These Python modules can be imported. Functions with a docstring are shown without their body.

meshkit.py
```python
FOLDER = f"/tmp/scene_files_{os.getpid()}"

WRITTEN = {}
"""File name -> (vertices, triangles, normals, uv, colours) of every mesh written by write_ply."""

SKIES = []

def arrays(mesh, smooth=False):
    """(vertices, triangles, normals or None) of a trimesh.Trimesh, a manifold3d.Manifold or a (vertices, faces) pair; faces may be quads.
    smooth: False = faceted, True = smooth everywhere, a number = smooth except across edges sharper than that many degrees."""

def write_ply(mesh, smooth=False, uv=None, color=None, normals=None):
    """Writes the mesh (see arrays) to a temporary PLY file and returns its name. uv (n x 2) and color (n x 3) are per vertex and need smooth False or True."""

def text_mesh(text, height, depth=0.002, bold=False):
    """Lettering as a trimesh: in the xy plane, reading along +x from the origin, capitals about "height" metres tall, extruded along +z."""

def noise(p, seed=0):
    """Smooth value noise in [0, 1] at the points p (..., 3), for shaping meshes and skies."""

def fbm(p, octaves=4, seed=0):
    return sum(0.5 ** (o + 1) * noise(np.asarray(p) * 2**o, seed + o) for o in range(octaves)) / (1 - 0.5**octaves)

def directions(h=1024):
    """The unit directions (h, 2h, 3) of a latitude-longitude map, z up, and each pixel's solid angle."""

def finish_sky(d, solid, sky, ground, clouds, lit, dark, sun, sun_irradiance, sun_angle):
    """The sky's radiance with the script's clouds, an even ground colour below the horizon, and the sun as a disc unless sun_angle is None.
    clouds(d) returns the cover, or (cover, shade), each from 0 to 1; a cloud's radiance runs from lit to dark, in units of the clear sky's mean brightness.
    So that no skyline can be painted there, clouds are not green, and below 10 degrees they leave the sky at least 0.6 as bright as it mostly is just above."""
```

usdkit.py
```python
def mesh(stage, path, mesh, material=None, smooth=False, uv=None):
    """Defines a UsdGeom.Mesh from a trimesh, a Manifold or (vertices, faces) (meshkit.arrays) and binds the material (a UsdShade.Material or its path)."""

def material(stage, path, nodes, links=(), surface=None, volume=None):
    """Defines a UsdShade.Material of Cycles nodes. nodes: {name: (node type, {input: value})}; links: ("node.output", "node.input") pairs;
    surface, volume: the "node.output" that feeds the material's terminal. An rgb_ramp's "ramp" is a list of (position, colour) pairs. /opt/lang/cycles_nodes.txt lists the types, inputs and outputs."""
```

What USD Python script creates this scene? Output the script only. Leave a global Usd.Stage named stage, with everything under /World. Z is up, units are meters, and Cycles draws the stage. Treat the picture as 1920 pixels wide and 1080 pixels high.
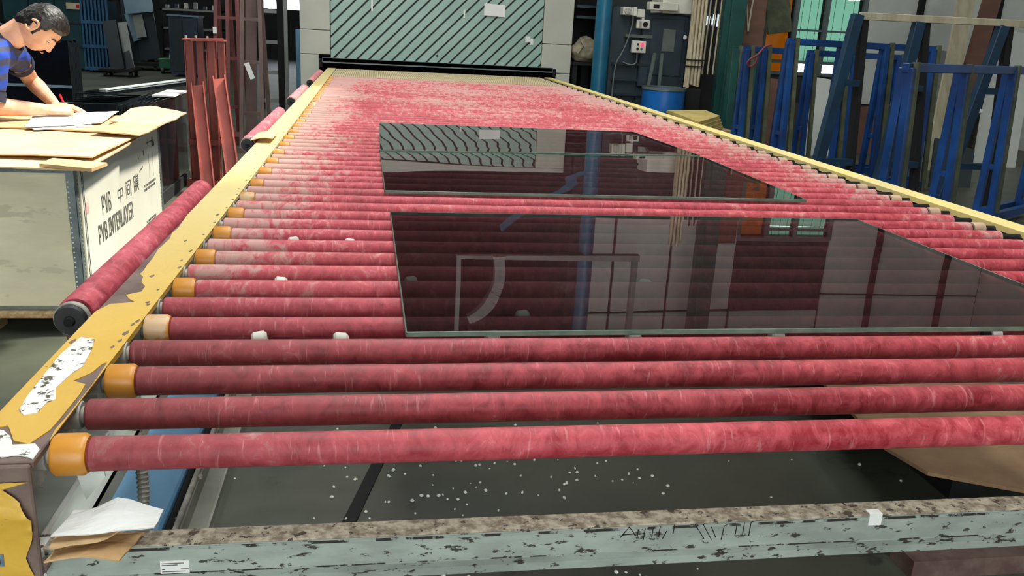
import math, random, numpy as np, trimesh, manifold3d as m3, usdkit, meshkit
from shapely.geometry import Polygon
from pxr import Usd, UsdGeom, UsdLux, UsdShade, Gf, Sdf, Vt
random.seed(7); rng = np.random.default_rng(7)
stage = Usd.Stage.CreateInMemory()
UsdGeom.SetStageUpAxis(stage, 'Z'); UsdGeom.SetStageMetersPerUnit(stage, 1.0)
UsdGeom.Xform.Define(stage, '/World'); UsdGeom.Scope.Define(stage, '/World/Looks')

# ---------------------------------------------------------------- camera
P, HR, RS = .12, .68, .0226            # roller pitch, roller axis height, roller radius
CAM = np.array([.39772, -1.08017, 1.23713]); FPX = 1614.866
MR = np.array([[.98681142, -.15364065, .05096828], [-.00392078, .29208541, .9563842], [.16182659, .94397069, -.28763083]])
cam = UsdGeom.Camera.Define(stage, '/World/camera')
M4 = np.eye(4); M4[0, :3] = MR[0]; M4[1, :3] = MR[1]; M4[2, :3] = -MR[2]; M4[3, :3] = CAM
cam.AddTransformOp().Set(Gf.Matrix4d(*M4.ravel().tolist()))
cam.CreateHorizontalApertureAttr(36.0); cam.CreateVerticalApertureAttr(20.25); cam.CreateFocalLengthAttr(36 * FPX / 1920)
cam.CreateClippingRangeAttr((.05, 200.0))
EXPOSURE = 0.0
cam.CreateExposureAttr(EXPOSURE)

# ---------------------------------------------------------------- sky, sun, skylights
dome = UsdLux.DomeLight.Define(stage, '/World/sky'); dome.CreateIntensityAttr(1.2); dome.CreateColorAttr(Gf.Vec3f(.93, 1.0, 1.04))
SUN = np.array([.46, .16, .87]); SUN /= np.linalg.norm(SUN)      # direction towards the sun
sun = UsdLux.DistantLight.Define(stage, '/World/sun'); sun.CreateIntensityAttr(330.0); sun.CreateAngleAttr(5.0); sun.CreateColorAttr(Gf.Vec3f(1, .95, .82))
_z = SUN; _x = np.cross([0, 1, 0], _z); _x /= np.linalg.norm(_x); _y = np.cross(_z, _x)
Ms = np.eye(4); Ms[0, :3], Ms[1, :3], Ms[2, :3] = _x, _y, _z
sun.AddTransformOp().Set(Gf.Matrix4d(*Ms.ravel().tolist()))
CEIL = 6.0
SKYLIGHTS = [(.0, 1.1, -3.0, 8.5, 13.0), (2.95, 3.9, -1.0, 6.0, 6.5), (-6.2, -4.9, 3.0, 20.0, 7.0)]     # x0 x1 y0 y1 radiance
ROOF_OPENING = (1.15, 2.85, 3.0, 7.3)
FILL_OPENING = (-2.4, 2.8, .1, 4.4)      # added unseen opening behind the camera for the fill lamp: x0 x1 z0 z1
g_ = UsdLux.RectLight.Define(stage, '/World/added_fill_light'); g_.CreateWidthAttr(FILL_OPENING[1] - FILL_OPENING[0]); g_.CreateHeightAttr(FILL_OPENING[3] - FILL_OPENING[2]); g_.CreateIntensityAttr(1.4); g_.CreateColorAttr(Gf.Vec3f(.97, 1.0, .97))  # fill lamp added out of view to brighten camera-facing sides
g_.AddTransformOp().Set(Gf.Matrix4d(1, 0, 0, 0, 0, 0, 1, 0, 0, -1, 0, 0, (FILL_OPENING[0] + FILL_OPENING[1]) / 2, -5.95, (FILL_OPENING[2] + FILL_OPENING[3]) / 2, 1))
for n, (x0, x1, y0, y1, L) in enumerate(SKYLIGHTS):
    r = UsdLux.RectLight.Define(stage, f'/World/skylight_lamp_{n:03d}'); r.CreateWidthAttr(x1 - x0 - .06); r.CreateHeightAttr(y1 - y0 - .06)
    r.CreateIntensityAttr(L); r.CreateColorAttr(Gf.Vec3f(.97, 1.0, .98)); r.AddTranslateOp().Set(Gf.Vec3d((x0 + x1) / 2, (y0 + y1) / 2, CEIL - .03))

# ---------------------------------------------------------------- helpers
def at(px, py, ax, v):
    """the point of the photograph's pixel on the plane axis = v"""
    d = MR.T @ np.array([(px - 960) / FPX, (540 - py) / FPX, 1.0]); return CAM + d * (v - CAM[ax]) / d[ax]
def dep(px, py, Z): return CAM + (MR.T @ np.array([(px - 960) / FPX, (540 - py) / FPX, 1.0])) * Z
V = lambda *a: np.array(a, float)
def nrm(v): v = np.asarray(v, float); return v / np.linalg.norm(v)

BOXF = np.array([[0, 2, 1], [0, 3, 2], [4, 5, 6], [4, 6, 7], [0, 1, 5], [0, 5, 4], [1, 2, 6], [1, 6, 5], [2, 3, 7], [2, 7, 6], [3, 0, 4], [3, 4, 7]])
_cb = {}
def chamfer(sx, sy, sz, b):
    b = min(b, .45 * min(sx, sy, sz)); pts = []
    for i in (-1, 1):
        for j in (-1, 1):
            for k in (-1, 1):
                x, y, z = i * sx / 2, j * sy / 2, k * sz / 2
                pts += [(x - i * b, y - j * b, z), (x - i * b, y, z - k * b), (x, y - j * b, z - k * b)]
    h = m3.Manifold.hull_points(np.array(pts, np.float32)).to_mesh()
    return np.array(h.vert_properties[:, :3], float), np.array(h.tri_verts, int)
class MB:
    """collects shapes that become one mesh"""
    def __init__(s): s.v, s.f, s.n = [], [], 0
    def add(s, v, f):
        v = np.asarray(v, float); s.v.append(v); s.f.append(np.asarray(f, int) + s.n); s.n += len(v); return s
    def box(s, x0, x1, y0, y1, z0, z1, b=0):
        if b:
            v, f = chamfer(x1 - x0, y1 - y0, z1 - z0, b); return s.add(v + V((x0 + x1) / 2, (y0 + y1) / 2, (z0 + z1) / 2), f)
        return s.add([(x0, y0, z0), (x1, y0, z0), (x1, y1, z0), (x0, y1, z0), (x0, y0, z1), (x1, y0, z1), (x1, y1, z1), (x0, y1, z1)], BOXF)
    def bar(s, p0, p1, w, h, up=(0, 0, 1), b=0):
        p0, p1 = V(*p0), V(*p1); a = p1 - p0; L = np.linalg.norm(a); a = a / L
        up = V(*up)
        if abs(a @ nrm(up)) > .98: up = V(0, 1, 0) if abs(a[1]) < .9 else V(1, 0, 0)
        sd = nrm(np.cross(a, up)); u = np.cross(sd, a)
        if b: v, f = chamfer(L, w, h, b)
        else: v, f = np.array([(x * L / 2, y * w / 2, z * h / 2) for z in (-1, 1) for x, y in ((-1, -1), (1, -1), (1, 1), (-1, 1))]), BOXF
        B = np.array([a, -sd, u]); return s.add(v @ B + (p0 + p1) / 2, f)
    def tube(s, p0, p1, r, n=16, r1=None, cap=True):
        p0, p1 = V(*p0), V(*p1); r1 = r if r1 is None else r1; a = nrm(p1 - p0)
        e = nrm(np.cross(a, V(0, 0, 1) if abs(a[2]) < .9 else V(1, 0, 0))); g = np.cross(a, e); t = np.arange(n) * 2 * np.pi / n
        c = np.cos(t)[:, None] * e + np.sin(t)[:, None] * g
        v = np.vstack([p0 + r * c, p1 + r1 * c, [p0, p1]]); f = []
        for i in range(n):
            j = (i + 1) % n; f += [(i, j, n + j), (i, n + j, n + i)]
            if cap: f += [(2 * n, j, i), (2 * n + 1, n + i, n + j)]
        return s.add(v, f)
    def path(s, pts, r, n=8):
        pts = np.array(pts, float); v, f = meshpath(pts, r, n); return s.add(v, f)
    def lathe(s, base, axis, prof, n=32):
        """prof: (distance along axis, radius)"""
        base, a = V(*base), nrm(axis); e = nrm(np.cross(a, V(0, 0, 1) if abs(a[2]) < .9 else V(1, 0, 0))); g = np.cross(a, e); t = np.arange(n) * 2 * np.pi / n
        c = np.cos(t)[:, None] * e + np.sin(t)[:, None] * g; v, f = [], []
        for d, r in prof: v.append(base + a * d + r * c)
        for k in range(len(prof) - 1):
            for i in range(n):
                j = (i + 1) % n; f += [(k * n + i, k * n + j, k * n + n + j), (k * n + i, k * n + n + j, k * n + n + i)]
        return s.add(np.vstack(v), f)
    def prism(s, poly, origin, ux, uy, depth):
        """a polygon in the plane (origin, ux, uy), extruded by depth along ux x uy"""
        p = Polygon(poly); p = p if p.is_valid else p.buffer(0)
        for g in getattr(p, 'geoms', [p]):
            if g.area < 1e-9: continue
            m = trimesh.creation.extrude_polygon(g, abs(depth), engine='earcut'); ux_, uy_ = V(*ux), V(*uy); w = np.cross(ux_, uy_)
            v = np.array(m.vertices); z = v[:, 2] if depth > 0 else v[:, 2] + depth
            s.add(V(*origin) + v[:, :1] * ux_ + v[:, 1:2] * uy_ + z[:, None] * w, m.faces)
        return s
    def sheet(s, grid, t):
        """a grid (n, m, 3) of points as a sheet of thickness t"""
        g = np.asarray(grid, float); n, m = g.shape[:2]
        du = np.gradient(g, axis=0); dv = np.gradient(g, axis=1); nn = np.cross(du, dv); nn /= np.linalg.norm(nn, axis=2, keepdims=True) + 1e-12
        a, b = (g + nn * t / 2).reshape(-1, 3), (g - nn * t / 2).reshape(-1, 3); N = n * m; f = []
        for i in range(n - 1):
            for j in range(m - 1):
                q = (i * m + j, (i + 1) * m + j, (i + 1) * m + j + 1, i * m + j + 1)
                f += [(q[0], q[1], q[2]), (q[0], q[2], q[3]), (N + q[0], N + q[2], N + q[1]), (N + q[0], N + q[3], N + q[2])]
        edge = [(i, 0) for i in range(n)] + [(n - 1, j) for j in range(1, m)] + [(i, m - 1) for i in range(n - 2, -1, -1)] + [(0, j) for j in range(m - 2, 0, -1)]
        for (i, j), (k, l) in zip(edge, edge[1:] + edge[:1]):
            p, q = i * m + j, k * m + l; f += [(p, N + p, N + q), (p, N + q, q)]
        return s.add(np.vstack([a, b]), f)
    def text(s, txt, h, origin, ux, uy, depth=.0012, bold=False, squeeze=1.0):
        m = meshkit.text_mesh(txt, h, depth, bold); v = np.array(m.vertices); ux_, uy_ = V(*ux), V(*uy)
        return s.add(V(*origin) + v[:, :1] * squeeze * ux_ + v[:, 1:2] * uy_ + v[:, 2:] * np.cross(ux_, uy_), m.faces)
    def mesh(s): return np.vstack(s.v), np.vstack(s.f)
def meshpath(pts, r, n):
    t = np.gradient(pts, axis=0); t /= np.linalg.norm(t, axis=1, keepdims=True); e = nrm(np.cross(t[0], V(0, 0, 1) if abs(t[0][2]) < .9 else V(1, 0, 0))); rings = []
    r = np.broadcast_to(r, (len(pts),)); th = np.arange(n) * 2 * np.pi / n
    for k in range(len(pts)):
        e = nrm(e - t[k] * (e @ t[k])); g = np.cross(t[k], e); rings.append(pts[k] + r[k] * (np.cos(th)[:, None] * e + np.sin(th)[:, None] * g))
    v = np.vstack(rings + [pts[:1], pts[-1:]]); f = []; N = len(pts) * n
    for k in range(len(pts) - 1):
        for i in range(n):
            j = (i + 1) % n; f += [(k * n + i, k * n + j, k * n + n + j), (k * n + i, k * n + n + j, k * n + n + i)]
    for i in range(n):
        j = (i + 1) % n; f += [(N, j, i), (N + 1, N - n + i, N - n + j)]
    return v, f
def spline(pts, n=24):
    pts = np.array(pts, float); from_ = np.linspace(0, 1, len(pts))
    from scipy.interpolate import CubicSpline
    return CubicSpline(from_, pts)(np.linspace(0, 1, n))

_names = {}
def pathname(parent, name):
    base = '/World' if parent is None else str(parent.GetPath()); k = (base, name); c = _names.get(k, 0); _names[k] = c + 1
    return f'{base}/{name}' if c == 0 else f'{base}/{name}_{c:03d}'
def tag(o, label=None, cat=None, group=None, kind=None):
    for k, v in (('label', label), ('category', cat), ('group', group), ('kind', kind)):
        if v: o.SetCustomDataByKey(k, v)
    return o
def thing(name, label, cat, loc=(0, 0, 0), group=None, rotz=0):
    x = UsdGeom.Xform.Define(stage, pathname(None, name)); x.AddTranslateOp().Set(Gf.Vec3d(*map(float, loc))); x.AddRotateZOp().Set(float(rotz))
    o = x.GetPrim(); _base[str(o.GetPath())] = V(*loc); return tag(o, label, cat, group)
_base = {}
def obj(name, mb, mat, parent=None, smooth=False, label=None, kind=None):
    """one Mesh prim. Its shapes are given in world coordinates; under a thing they are stored relative to the thing's base."""
    v, f = mb.mesh() if isinstance(mb, MB) else mb
    off = V(0, 0, 0)
    if parent is not None:
        top = '/World/' + str(parent.GetPath()).split('/')[2]; off = _base.get(top, off)
    o = usdkit.mesh(stage, pathname(parent, name), (np.asarray(v) - off, f), mat, smooth).GetPrim()
    return tag(o, label, None, None, kind)
def single(name, mb, mat, label, cat, group=None, smooth=False, kind=None):
    return tag(obj(name, mb, mat, None, smooth), label, cat, group, kind)
def struct(name, mb, mat, parent=None, smooth=False):
    o = obj(name, mb, mat, parent, smooth)
    if parent is None: o.SetCustomDataByKey('kind', 'structure')
    return o
def copy_of(src, loc, label, group=None, rotz=0):
    cd = src.GetCustomData(); r = UsdGeom.Xform.Define(stage, pathname(None, src.GetName().split('_0')[0])); r.AddTranslateOp().Set(Gf.Vec3d(*map(float, loc))); r.AddRotateZOp().Set(float(rotz))
    p = r.GetPrim(); p.GetReferences().AddInternalReference(src.GetPath()); p.SetInstanceable(True)
    return tag(p, label, cd['category'], group or cd.get('group'))

# ---------------------------------------------------------------- materials
def lin(c): return tuple(((x / 255) / 12.92 if x <= 10 else ((x / 255 + .055) / 1.055) ** 2.4) for x in c)
_mc = {}
def surf(name, c, c2=None, rough=.5, metal=0, scale=6, lo=.4, hi=.6, bump=0, bscale=40, c3=None, s3=18, t3=.62, stretch=(1, 1, 1), spec=.5, coords='position', detail=5, dist=.002, emit=0):
    """paint / metal / card: two tones mixed by noise, an optional third (chips, stains) where a second noise passes a threshold. Colours in sRGB 0-255."""
    N = {'g': ('geometry', {}), 'tc': ('texture_coordinate', {}), 'map': ('mapping', {'scale': stretch}), 'p': ('principled_bsdf', {'roughness': rough, 'metallic': metal, 'base_color': lin(c), 'specular_ior_level': spec})}
    L = [('g.position', 'map.vector')] if coords == 'position' else [('tc.generated', 'map.vector')]
    out = None
    if c2 is not None:
        N['n'] = ('noise_texture', {'scale': scale, 'detail': detail, 'roughness': .6}); N['r'] = ('rgb_ramp', {'ramp': [(lo, lin(c)), (hi, lin(c2))]})
        L += [('map.vector', 'n.vector'), ('n.fac', 'r.fac')]; out = 'r.color'
    if c3 is not None:
        N['n3'] = ('noise_texture', {'scale': s3, 'detail': 6, 'roughness': .65}); N['r3'] = ('rgb_ramp', {'ramp': [(t3 - .015, (0, 0, 0)), (t3 + .015, (1, 1, 1))]}); N['m3'] = ('mix_color', {'a': lin(c), 'b': lin(c3)})
        L += [('map.vector', 'n3.vector'), ('n3.fac', 'r3.fac'), ('r3.color', 'm3.fac')]
        if out: L.append((out, 'm3.a'))
        out = 'm3.result'
    if out: L.append((out, 'p.base_color'))
    if bump:
        N['nb'] = ('noise_texture', {'scale': bscale, 'detail': 4}); N['b'] = ('bump', {'strength': bump, 'distance': dist}); L += [('map.vector', 'nb.vector'), ('nb.fac', 'b.height'), ('b.normal', 'p.normal')]
    if emit: N['p'][1].update({'emission_color': lin(c), 'emission_strength': emit})
    return usdkit.material(stage, '/World/Looks/' + name, N, L, 'p.BSDF')

# red rubber of the rollers: deep red, chalky glass dust in smears, more dust towards the furnace and at the left ends
def roller_mat(name, red, pink, dust, ends=1.0):
    return usdkit.material(stage, '/World/Looks/' + name, {
        'g': ('geometry', {}), 's': ('separate_xyz', {}),
        'm1': ('mapping', {'scale': (34, 26, 26)}), 'n1': ('noise_texture', {'scale': 1.0, 'detail': 6, 'roughness': .7, 'distortion': .8}), 'm6': ('mapping', {'scale': (150, 22, 22)}), 'n6': ('noise_texture', {'scale': 1.0, 'detail': 3, 'roughness': .6, 'distortion': .5}),
        'm2': ('mapping', {'scale': (1.3, 1.6, 1.6)}), 'n2': ('noise_texture', {'scale': 1.0, 'detail': 4, 'roughness': .6}),
        'm4': ('mapping', {'scale': (7, 16, 16)}), 'n4': ('noise_texture', {'scale': 1.0, 'detail': 6, 'roughness': .7, 'distortion': .4}),
        'yr': ('map_range', {'from_min': .3, 'from_max': 7.5, 'to_min': -.06, 'to_max': .16, 'clamp': True}),
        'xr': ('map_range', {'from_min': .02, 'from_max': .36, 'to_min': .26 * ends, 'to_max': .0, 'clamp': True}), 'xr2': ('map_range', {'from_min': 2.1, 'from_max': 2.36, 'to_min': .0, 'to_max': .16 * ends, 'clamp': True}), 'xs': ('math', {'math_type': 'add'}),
        'yg': ('map_range', {'from_min': .35, 'from_max': 1.2, 'to_min': 0.25, 'to_max': 1.0, 'clamp': True}),
        'xm': ('math', {'math_type': 'multiply'}),
        'a1': ('math', {'math_type': 'multiply_add', 'value2': .85}), 'a2': ('math', {'math_type': 'multiply_add', 'value2': .40}), 'a3': ('math', {'math_type': 'add'}), 'a5': ('math', {'math_type': 'multiply_add', 'value2': .35}),
        'r': ('rgb_ramp', {'ramp': [(.60, lin(red)), (.86, lin(pink)), (1.0, lin(dust))]}),
        'rg': ('map_range', {'from_min': .5, 'from_max': 1.0, 'to_min': .42, 'to_max': .75, 'clamp': True}),
        'gx': ('map_range', {'from_min': .04, 'from_max': .60, 'to_min': .62 * ends, 'to_max': .0, 'clamp': True}), 'gy': ('map_range', {'from_min': .30, 'from_max': 1.0, 'to_min': 1.0, 'to_max': 0.0, 'clamp': True}), 'gm': ('math', {'math_type': 'multiply'}), 'mg': ('mix_color', {'b': lin((90, 42, 40))}), 'sc': ('rgb_ramp', {'ramp': [(.60, (0, 0, 0)), (.70, (1, 1, 1))]}), 'ms': ('mix_color', {'b': lin((232, 165, 165))}), 'scm': ('math', {'math_type': 'multiply', 'value2': .26}),  # browner towards the left ends of the nearest rollers
        'b': ('bump', {'strength': .25, 'distance': .001}), 'p': ('principled_bsdf', {'specular_ior_level': .45})},
        [('g.position', 's.vector'), ('g.position', 'm1.vector'), ('g.position', 'm2.vector'), ('g.position', 'm4.vector'), ('m1.vector', 'n1.vector'), ('m2.vector', 'n2.vector'), ('m4.vector', 'n4.vector'),
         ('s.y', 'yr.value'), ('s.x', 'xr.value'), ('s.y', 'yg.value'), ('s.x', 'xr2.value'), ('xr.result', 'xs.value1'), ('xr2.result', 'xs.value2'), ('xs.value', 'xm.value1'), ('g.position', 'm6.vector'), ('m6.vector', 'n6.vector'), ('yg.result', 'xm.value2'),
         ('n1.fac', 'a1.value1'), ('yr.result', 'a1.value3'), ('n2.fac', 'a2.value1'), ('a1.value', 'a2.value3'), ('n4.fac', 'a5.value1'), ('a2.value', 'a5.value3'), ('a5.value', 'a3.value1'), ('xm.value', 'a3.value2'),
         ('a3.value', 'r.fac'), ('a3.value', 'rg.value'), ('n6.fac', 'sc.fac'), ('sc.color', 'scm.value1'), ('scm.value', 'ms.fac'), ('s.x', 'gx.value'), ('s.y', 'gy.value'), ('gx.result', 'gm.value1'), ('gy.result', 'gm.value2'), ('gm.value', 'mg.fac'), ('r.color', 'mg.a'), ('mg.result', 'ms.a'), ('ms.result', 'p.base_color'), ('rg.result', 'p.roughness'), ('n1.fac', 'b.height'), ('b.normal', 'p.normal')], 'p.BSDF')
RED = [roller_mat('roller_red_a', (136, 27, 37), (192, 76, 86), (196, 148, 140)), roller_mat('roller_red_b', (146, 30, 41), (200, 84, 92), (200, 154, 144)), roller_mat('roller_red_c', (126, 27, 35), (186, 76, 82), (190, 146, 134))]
SPARE = roller_mat('spare_roller_red', (150, 40, 52), (208, 92, 104), (222, 150, 150), 0.0)

# dark tinted float glass: slightly wavy, mirrors at a low angle, darkens what lies beneath
def pane_mat(name, tint, wave=.0016, ior=1.52, w=3.2):
    return usdkit.material(stage, '/World/Looks/' + name, {
        'g': ('geometry', {}), 'mp': ('mapping', {'scale': (.25, 1, .2)}), 'n': ('noise_texture', {'scale': w, 'detail': 0}), 'b': ('bump', {'strength': 1.0, 'distance': wave}),
        'fr': ('fresnel', {'IOR': ior}), 'inv': ('math', {'math_type': 'subtract', 'value1': 1.0}), 'front': ('math', {'math_type': 'multiply'}), 't': ('transparent_bsdf', {'color': tint}), 'gl': ('glossy_bsdf', {'roughness': .0, 'color': (1, 1, 1)}), 'mix': ('mix_closure', {}), 'du': ('diffuse_bsdf', {'color': (.5, .44, .42)}), 'mdu': ('mix_closure', {'fac': .009})},
        [('g.position', 'mp.vector'), ('mp.vector', 'n.vector'), ('n.fac', 'b.height'), ('b.normal', 'fr.normal'), ('b.normal', 'gl.normal'), ('g.backfacing', 'inv.value2'), ('inv.value', 'front.value1'), ('fr.fac', 'front.value2'), ('front.value', 'mix.fac'), ('t.BSDF', 'mdu.closure1'), ('du.BSDF', 'mdu.closure2'), ('mdu.closure', 'mix.closure1'), ('gl.BSDF', 'mix.closure2')], 'mix.closure')
GLASS = pane_mat('tinted_glass', (.56, .57, .57))
EDGE = surf('glass_edge', (104, 126, 110), (84, 108, 92), rough=.25, scale=20)
YELLOW0 = surf('yellow_film', (226, 186, 86), (214, 172, 72), rough=.42, scale=4, c3=(120, 92, 62), s3=26, t3=.75, bump=.25, bscale=18)
YELLOW = usdkit.material(stage, '/World/Looks/yellow_film_rail', {'g': ('geometry', {}), 's': ('separate_xyz', {}), 'y': ('map_range', {'from_min': .35, 'from_max': 1.6, 'clamp': True}), 'n': ('noise_texture', {'scale': 5, 'detail': 5}), 'n2': ('noise_texture', {'scale': 30, 'detail': 5}), 'r2': ('rgb_ramp', {'ramp': [(.70, (0, 0, 0)), (.73, (1, 1, 1))]}),
    'c': ('mix_color', {'a': lin((222, 180, 68)), 'b': lin((206, 160, 56))}), 'd': ('mix_color', {'b': lin((226, 206, 140))}), 'ch': ('mix_color', {'b': lin((120, 96, 66))}), 'nb': ('noise_texture', {'scale': 14, 'detail': 3, 'distortion': 1.5}), 'b': ('bump', {'strength': .5, 'distance': .004}), 'p': ('principled_bsdf', {'roughness': .45})},  # paler along the rail: dust, with sun overexposure painted into the tone
    [('g.position', 's.vector'), ('g.position', 'n.vector'), ('g.position', 'n2.vector'), ('g.position', 'nb.vector'), ('s.y', 'y.value'), ('n.fac', 'c.fac'), ('c.result', 'd.a'), ('y.result', 'd.fac'), ('d.result', 'ch.a'), ('n2.fac', 'r2.fac'), ('r2.color', 'ch.fac'), ('ch.result', 'p.base_color'), ('nb.fac', 'b.height'), ('b.normal', 'p.normal')], 'p.BSDF')
YDUST = surf('yellow_film_dusty', (234, 212, 134), (222, 202, 140), rough=.55, scale=3, c3=(150, 128, 84), s3=22, t3=.72)
BROWN = surf('rail_primer', (96, 72, 66), (120, 102, 92), rough=.55, scale=10)
GREYP = surf('grey_paint_plate', (206, 212, 202), (190, 196, 186), rough=.5, scale=3, c3=(110, 108, 98), s3=30, t3=.74)
BEAMP = surf('chipped_grey_green_paint', (162, 172, 160), (136, 144, 134), rough=.5, scale=9, c3=(56, 52, 44), s3=52, t3=.60, bump=.4, bscale=40, stretch=(.7, 1, 1.6))
BEAMT = surf('crusted_beam_top', (176, 166, 144), (120, 108, 90), rough=.8, scale=70, c3=(64, 54, 44), s3=60, t3=.60, bump=1.0, bscale=110, dist=.004)
STEEL = surf('worn_steel', (176, 172, 160), (140, 136, 126), rough=.55, metal=.1, scale=25)
BLACKR = surf('black_rubber', (26, 26, 26), (38, 36, 34), rough=.6, scale=20)
ORANGE = surf('amber_polyurethane', (204, 138, 46), (190, 124, 40), rough=.38, scale=9, c3=(206, 172, 132), s3=4, t3=.60)
CREAMC = surf('dusty_cream_collar', (200, 168, 140), (182, 150, 126), rough=.6, scale=12)
ROPE = usdkit.material(stage, '/World/Looks/heat_proof_rope', {'g': ('geometry', {}), 'w': ('wave_texture', {'scale': 16, 'bands_direction': 'x', 'distortion': .4}), 'r': ('rgb_ramp', {'ramp': [(.1, lin((150, 136, 100))), (.6, lin((196, 182, 144)))]}), 'b': ('bump', {'strength': .5, 'distance': .004}), 'p': ('principled_bsdf', {'roughness': .85})},
                       [('g.position', 'w.vector'), ('w.fac', 'r.fac'), ('r.color', 'p.base_color'), ('w.fac', 'b.height'), ('b.normal', 'p.normal')], 'p.BSDF')
FLOOR = surf('concrete_floor', (82, 86, 72), (66, 70, 60), rough=.42, scale=1.1, c3=(58, 60, 52), s3=2.5, t3=.62, bump=.15, bscale=30, spec=.4)
WALLG = surf('grey_wall_panel', (206, 208, 200), (190, 193, 186), rough=.6, scale=1.2)
WALLD = surf('dark_wall', (52, 58, 58), (40, 46, 46), rough=.8, scale=1.0)
CEILM = surf('dark_roof_sheet', (48, 50, 48), (38, 40, 40), rough=.8, scale=1.0)
PLINTH = surf('brown_plinth', (96, 76, 60), (80, 64, 52), rough=.7, scale=4)
WHITE = surf('white_paper', (236, 236, 230), (224, 224, 218), rough=.7, scale=3)
WHITE2 = surf('white_paper_torn', (236, 236, 230), (222, 222, 214), rough=.7, scale=8, c3=(84, 76, 56), s3=46, t3=.585)
CARD = surf('cardboard', (208, 172, 122), (196, 158, 110), rough=.8, scale=5, bump=.2, bscale=25)
CARD2 = surf('cardboard_pale', (218, 188, 142), (204, 170, 124), rough=.8, scale=4, bump=.2, bscale=18)
CARD3 = surf('cardboard_brown', (150, 122, 90), (132, 104, 76), rough=.85, scale=6)
CRATEF = surf('pale_plywood', (224, 216, 182), (208, 200, 168), rough=.6, scale=2.2, stretch=(1, 1, 3), c3=(194, 186, 156), s3=3, t3=.62)
CRATER = surf('white_crate_panel', (226, 224, 208), (214, 212, 196), rough=.6, scale=2)
GALV = surf('galvanised_edge', (130, 140, 138), (104, 114, 114), rough=.4, metal=.5, scale=14)
WOOD = surf('pallet_wood', (186, 158, 116), (150, 120, 82), rough=.8, scale=6, stretch=(6, 1, 6))
INK = surf('stencil_ink', (70, 68, 60), (112, 110, 100), rough=.7, scale=60)
REDP = surf('red_oxide_paint', (150, 70, 58), (130, 58, 48), rough=.5, scale=5, c3=(120, 92, 80), s3=26, t3=.70)
MAROON = surf('maroon_paint', (116, 58, 52), (96, 48, 46), rough=.55, scale=5, c3=(150, 130, 120), s3=22, t3=.70)
MAROON2 = surf('dusty_maroon_paint', (104, 84, 78), (92, 70, 64), rough=.6, scale=4)
BLUEP = surf('blue_rack_paint', (18, 66, 126), (14, 48, 96), rough=.4, scale=4, c3=(60, 70, 84), s3=30, t3=.72)
TEALP = surf('dark_teal_rack_paint', (16, 52, 78), (14, 42, 62), rough=.45, scale=4, c3=(66, 80, 88), s3=30, t3=.72)
OLIVE = surf('olive_rubber_strip', (84, 90, 66), (66, 70, 52), rough=.7, scale=8)
FURN = surf('furnace_cladding', (186, 186, 172), (176, 176, 162), rough=.5, scale=1.5)
MINT = surf('mint_slat_paint', (150, 178, 166), (140, 168, 156), rough=.38, scale=3)
DARKG = surf('dark_groove', (20, 32, 32), (14, 24, 24), rough=.6, scale=6)
TRIMG = surf('furnace_trim', (112, 124, 124), (98, 110, 110), rough=.4, metal=.3, scale=5)
SOOT = surf('soot_black', (8, 8, 8), (14, 13, 12), rough=.9, scale=6)
COLB = surf('teal_column_paint', (24, 98, 126), (20, 86, 112), rough=.4, scale=4)
COLG = surf('green_column_paint', (28, 76, 70), (24, 64, 60), rough=.45, scale=4)
CABD = surf('dark_cabinet_paint', (40, 54, 62), (34, 46, 54), rough=.45, scale=3)
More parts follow.
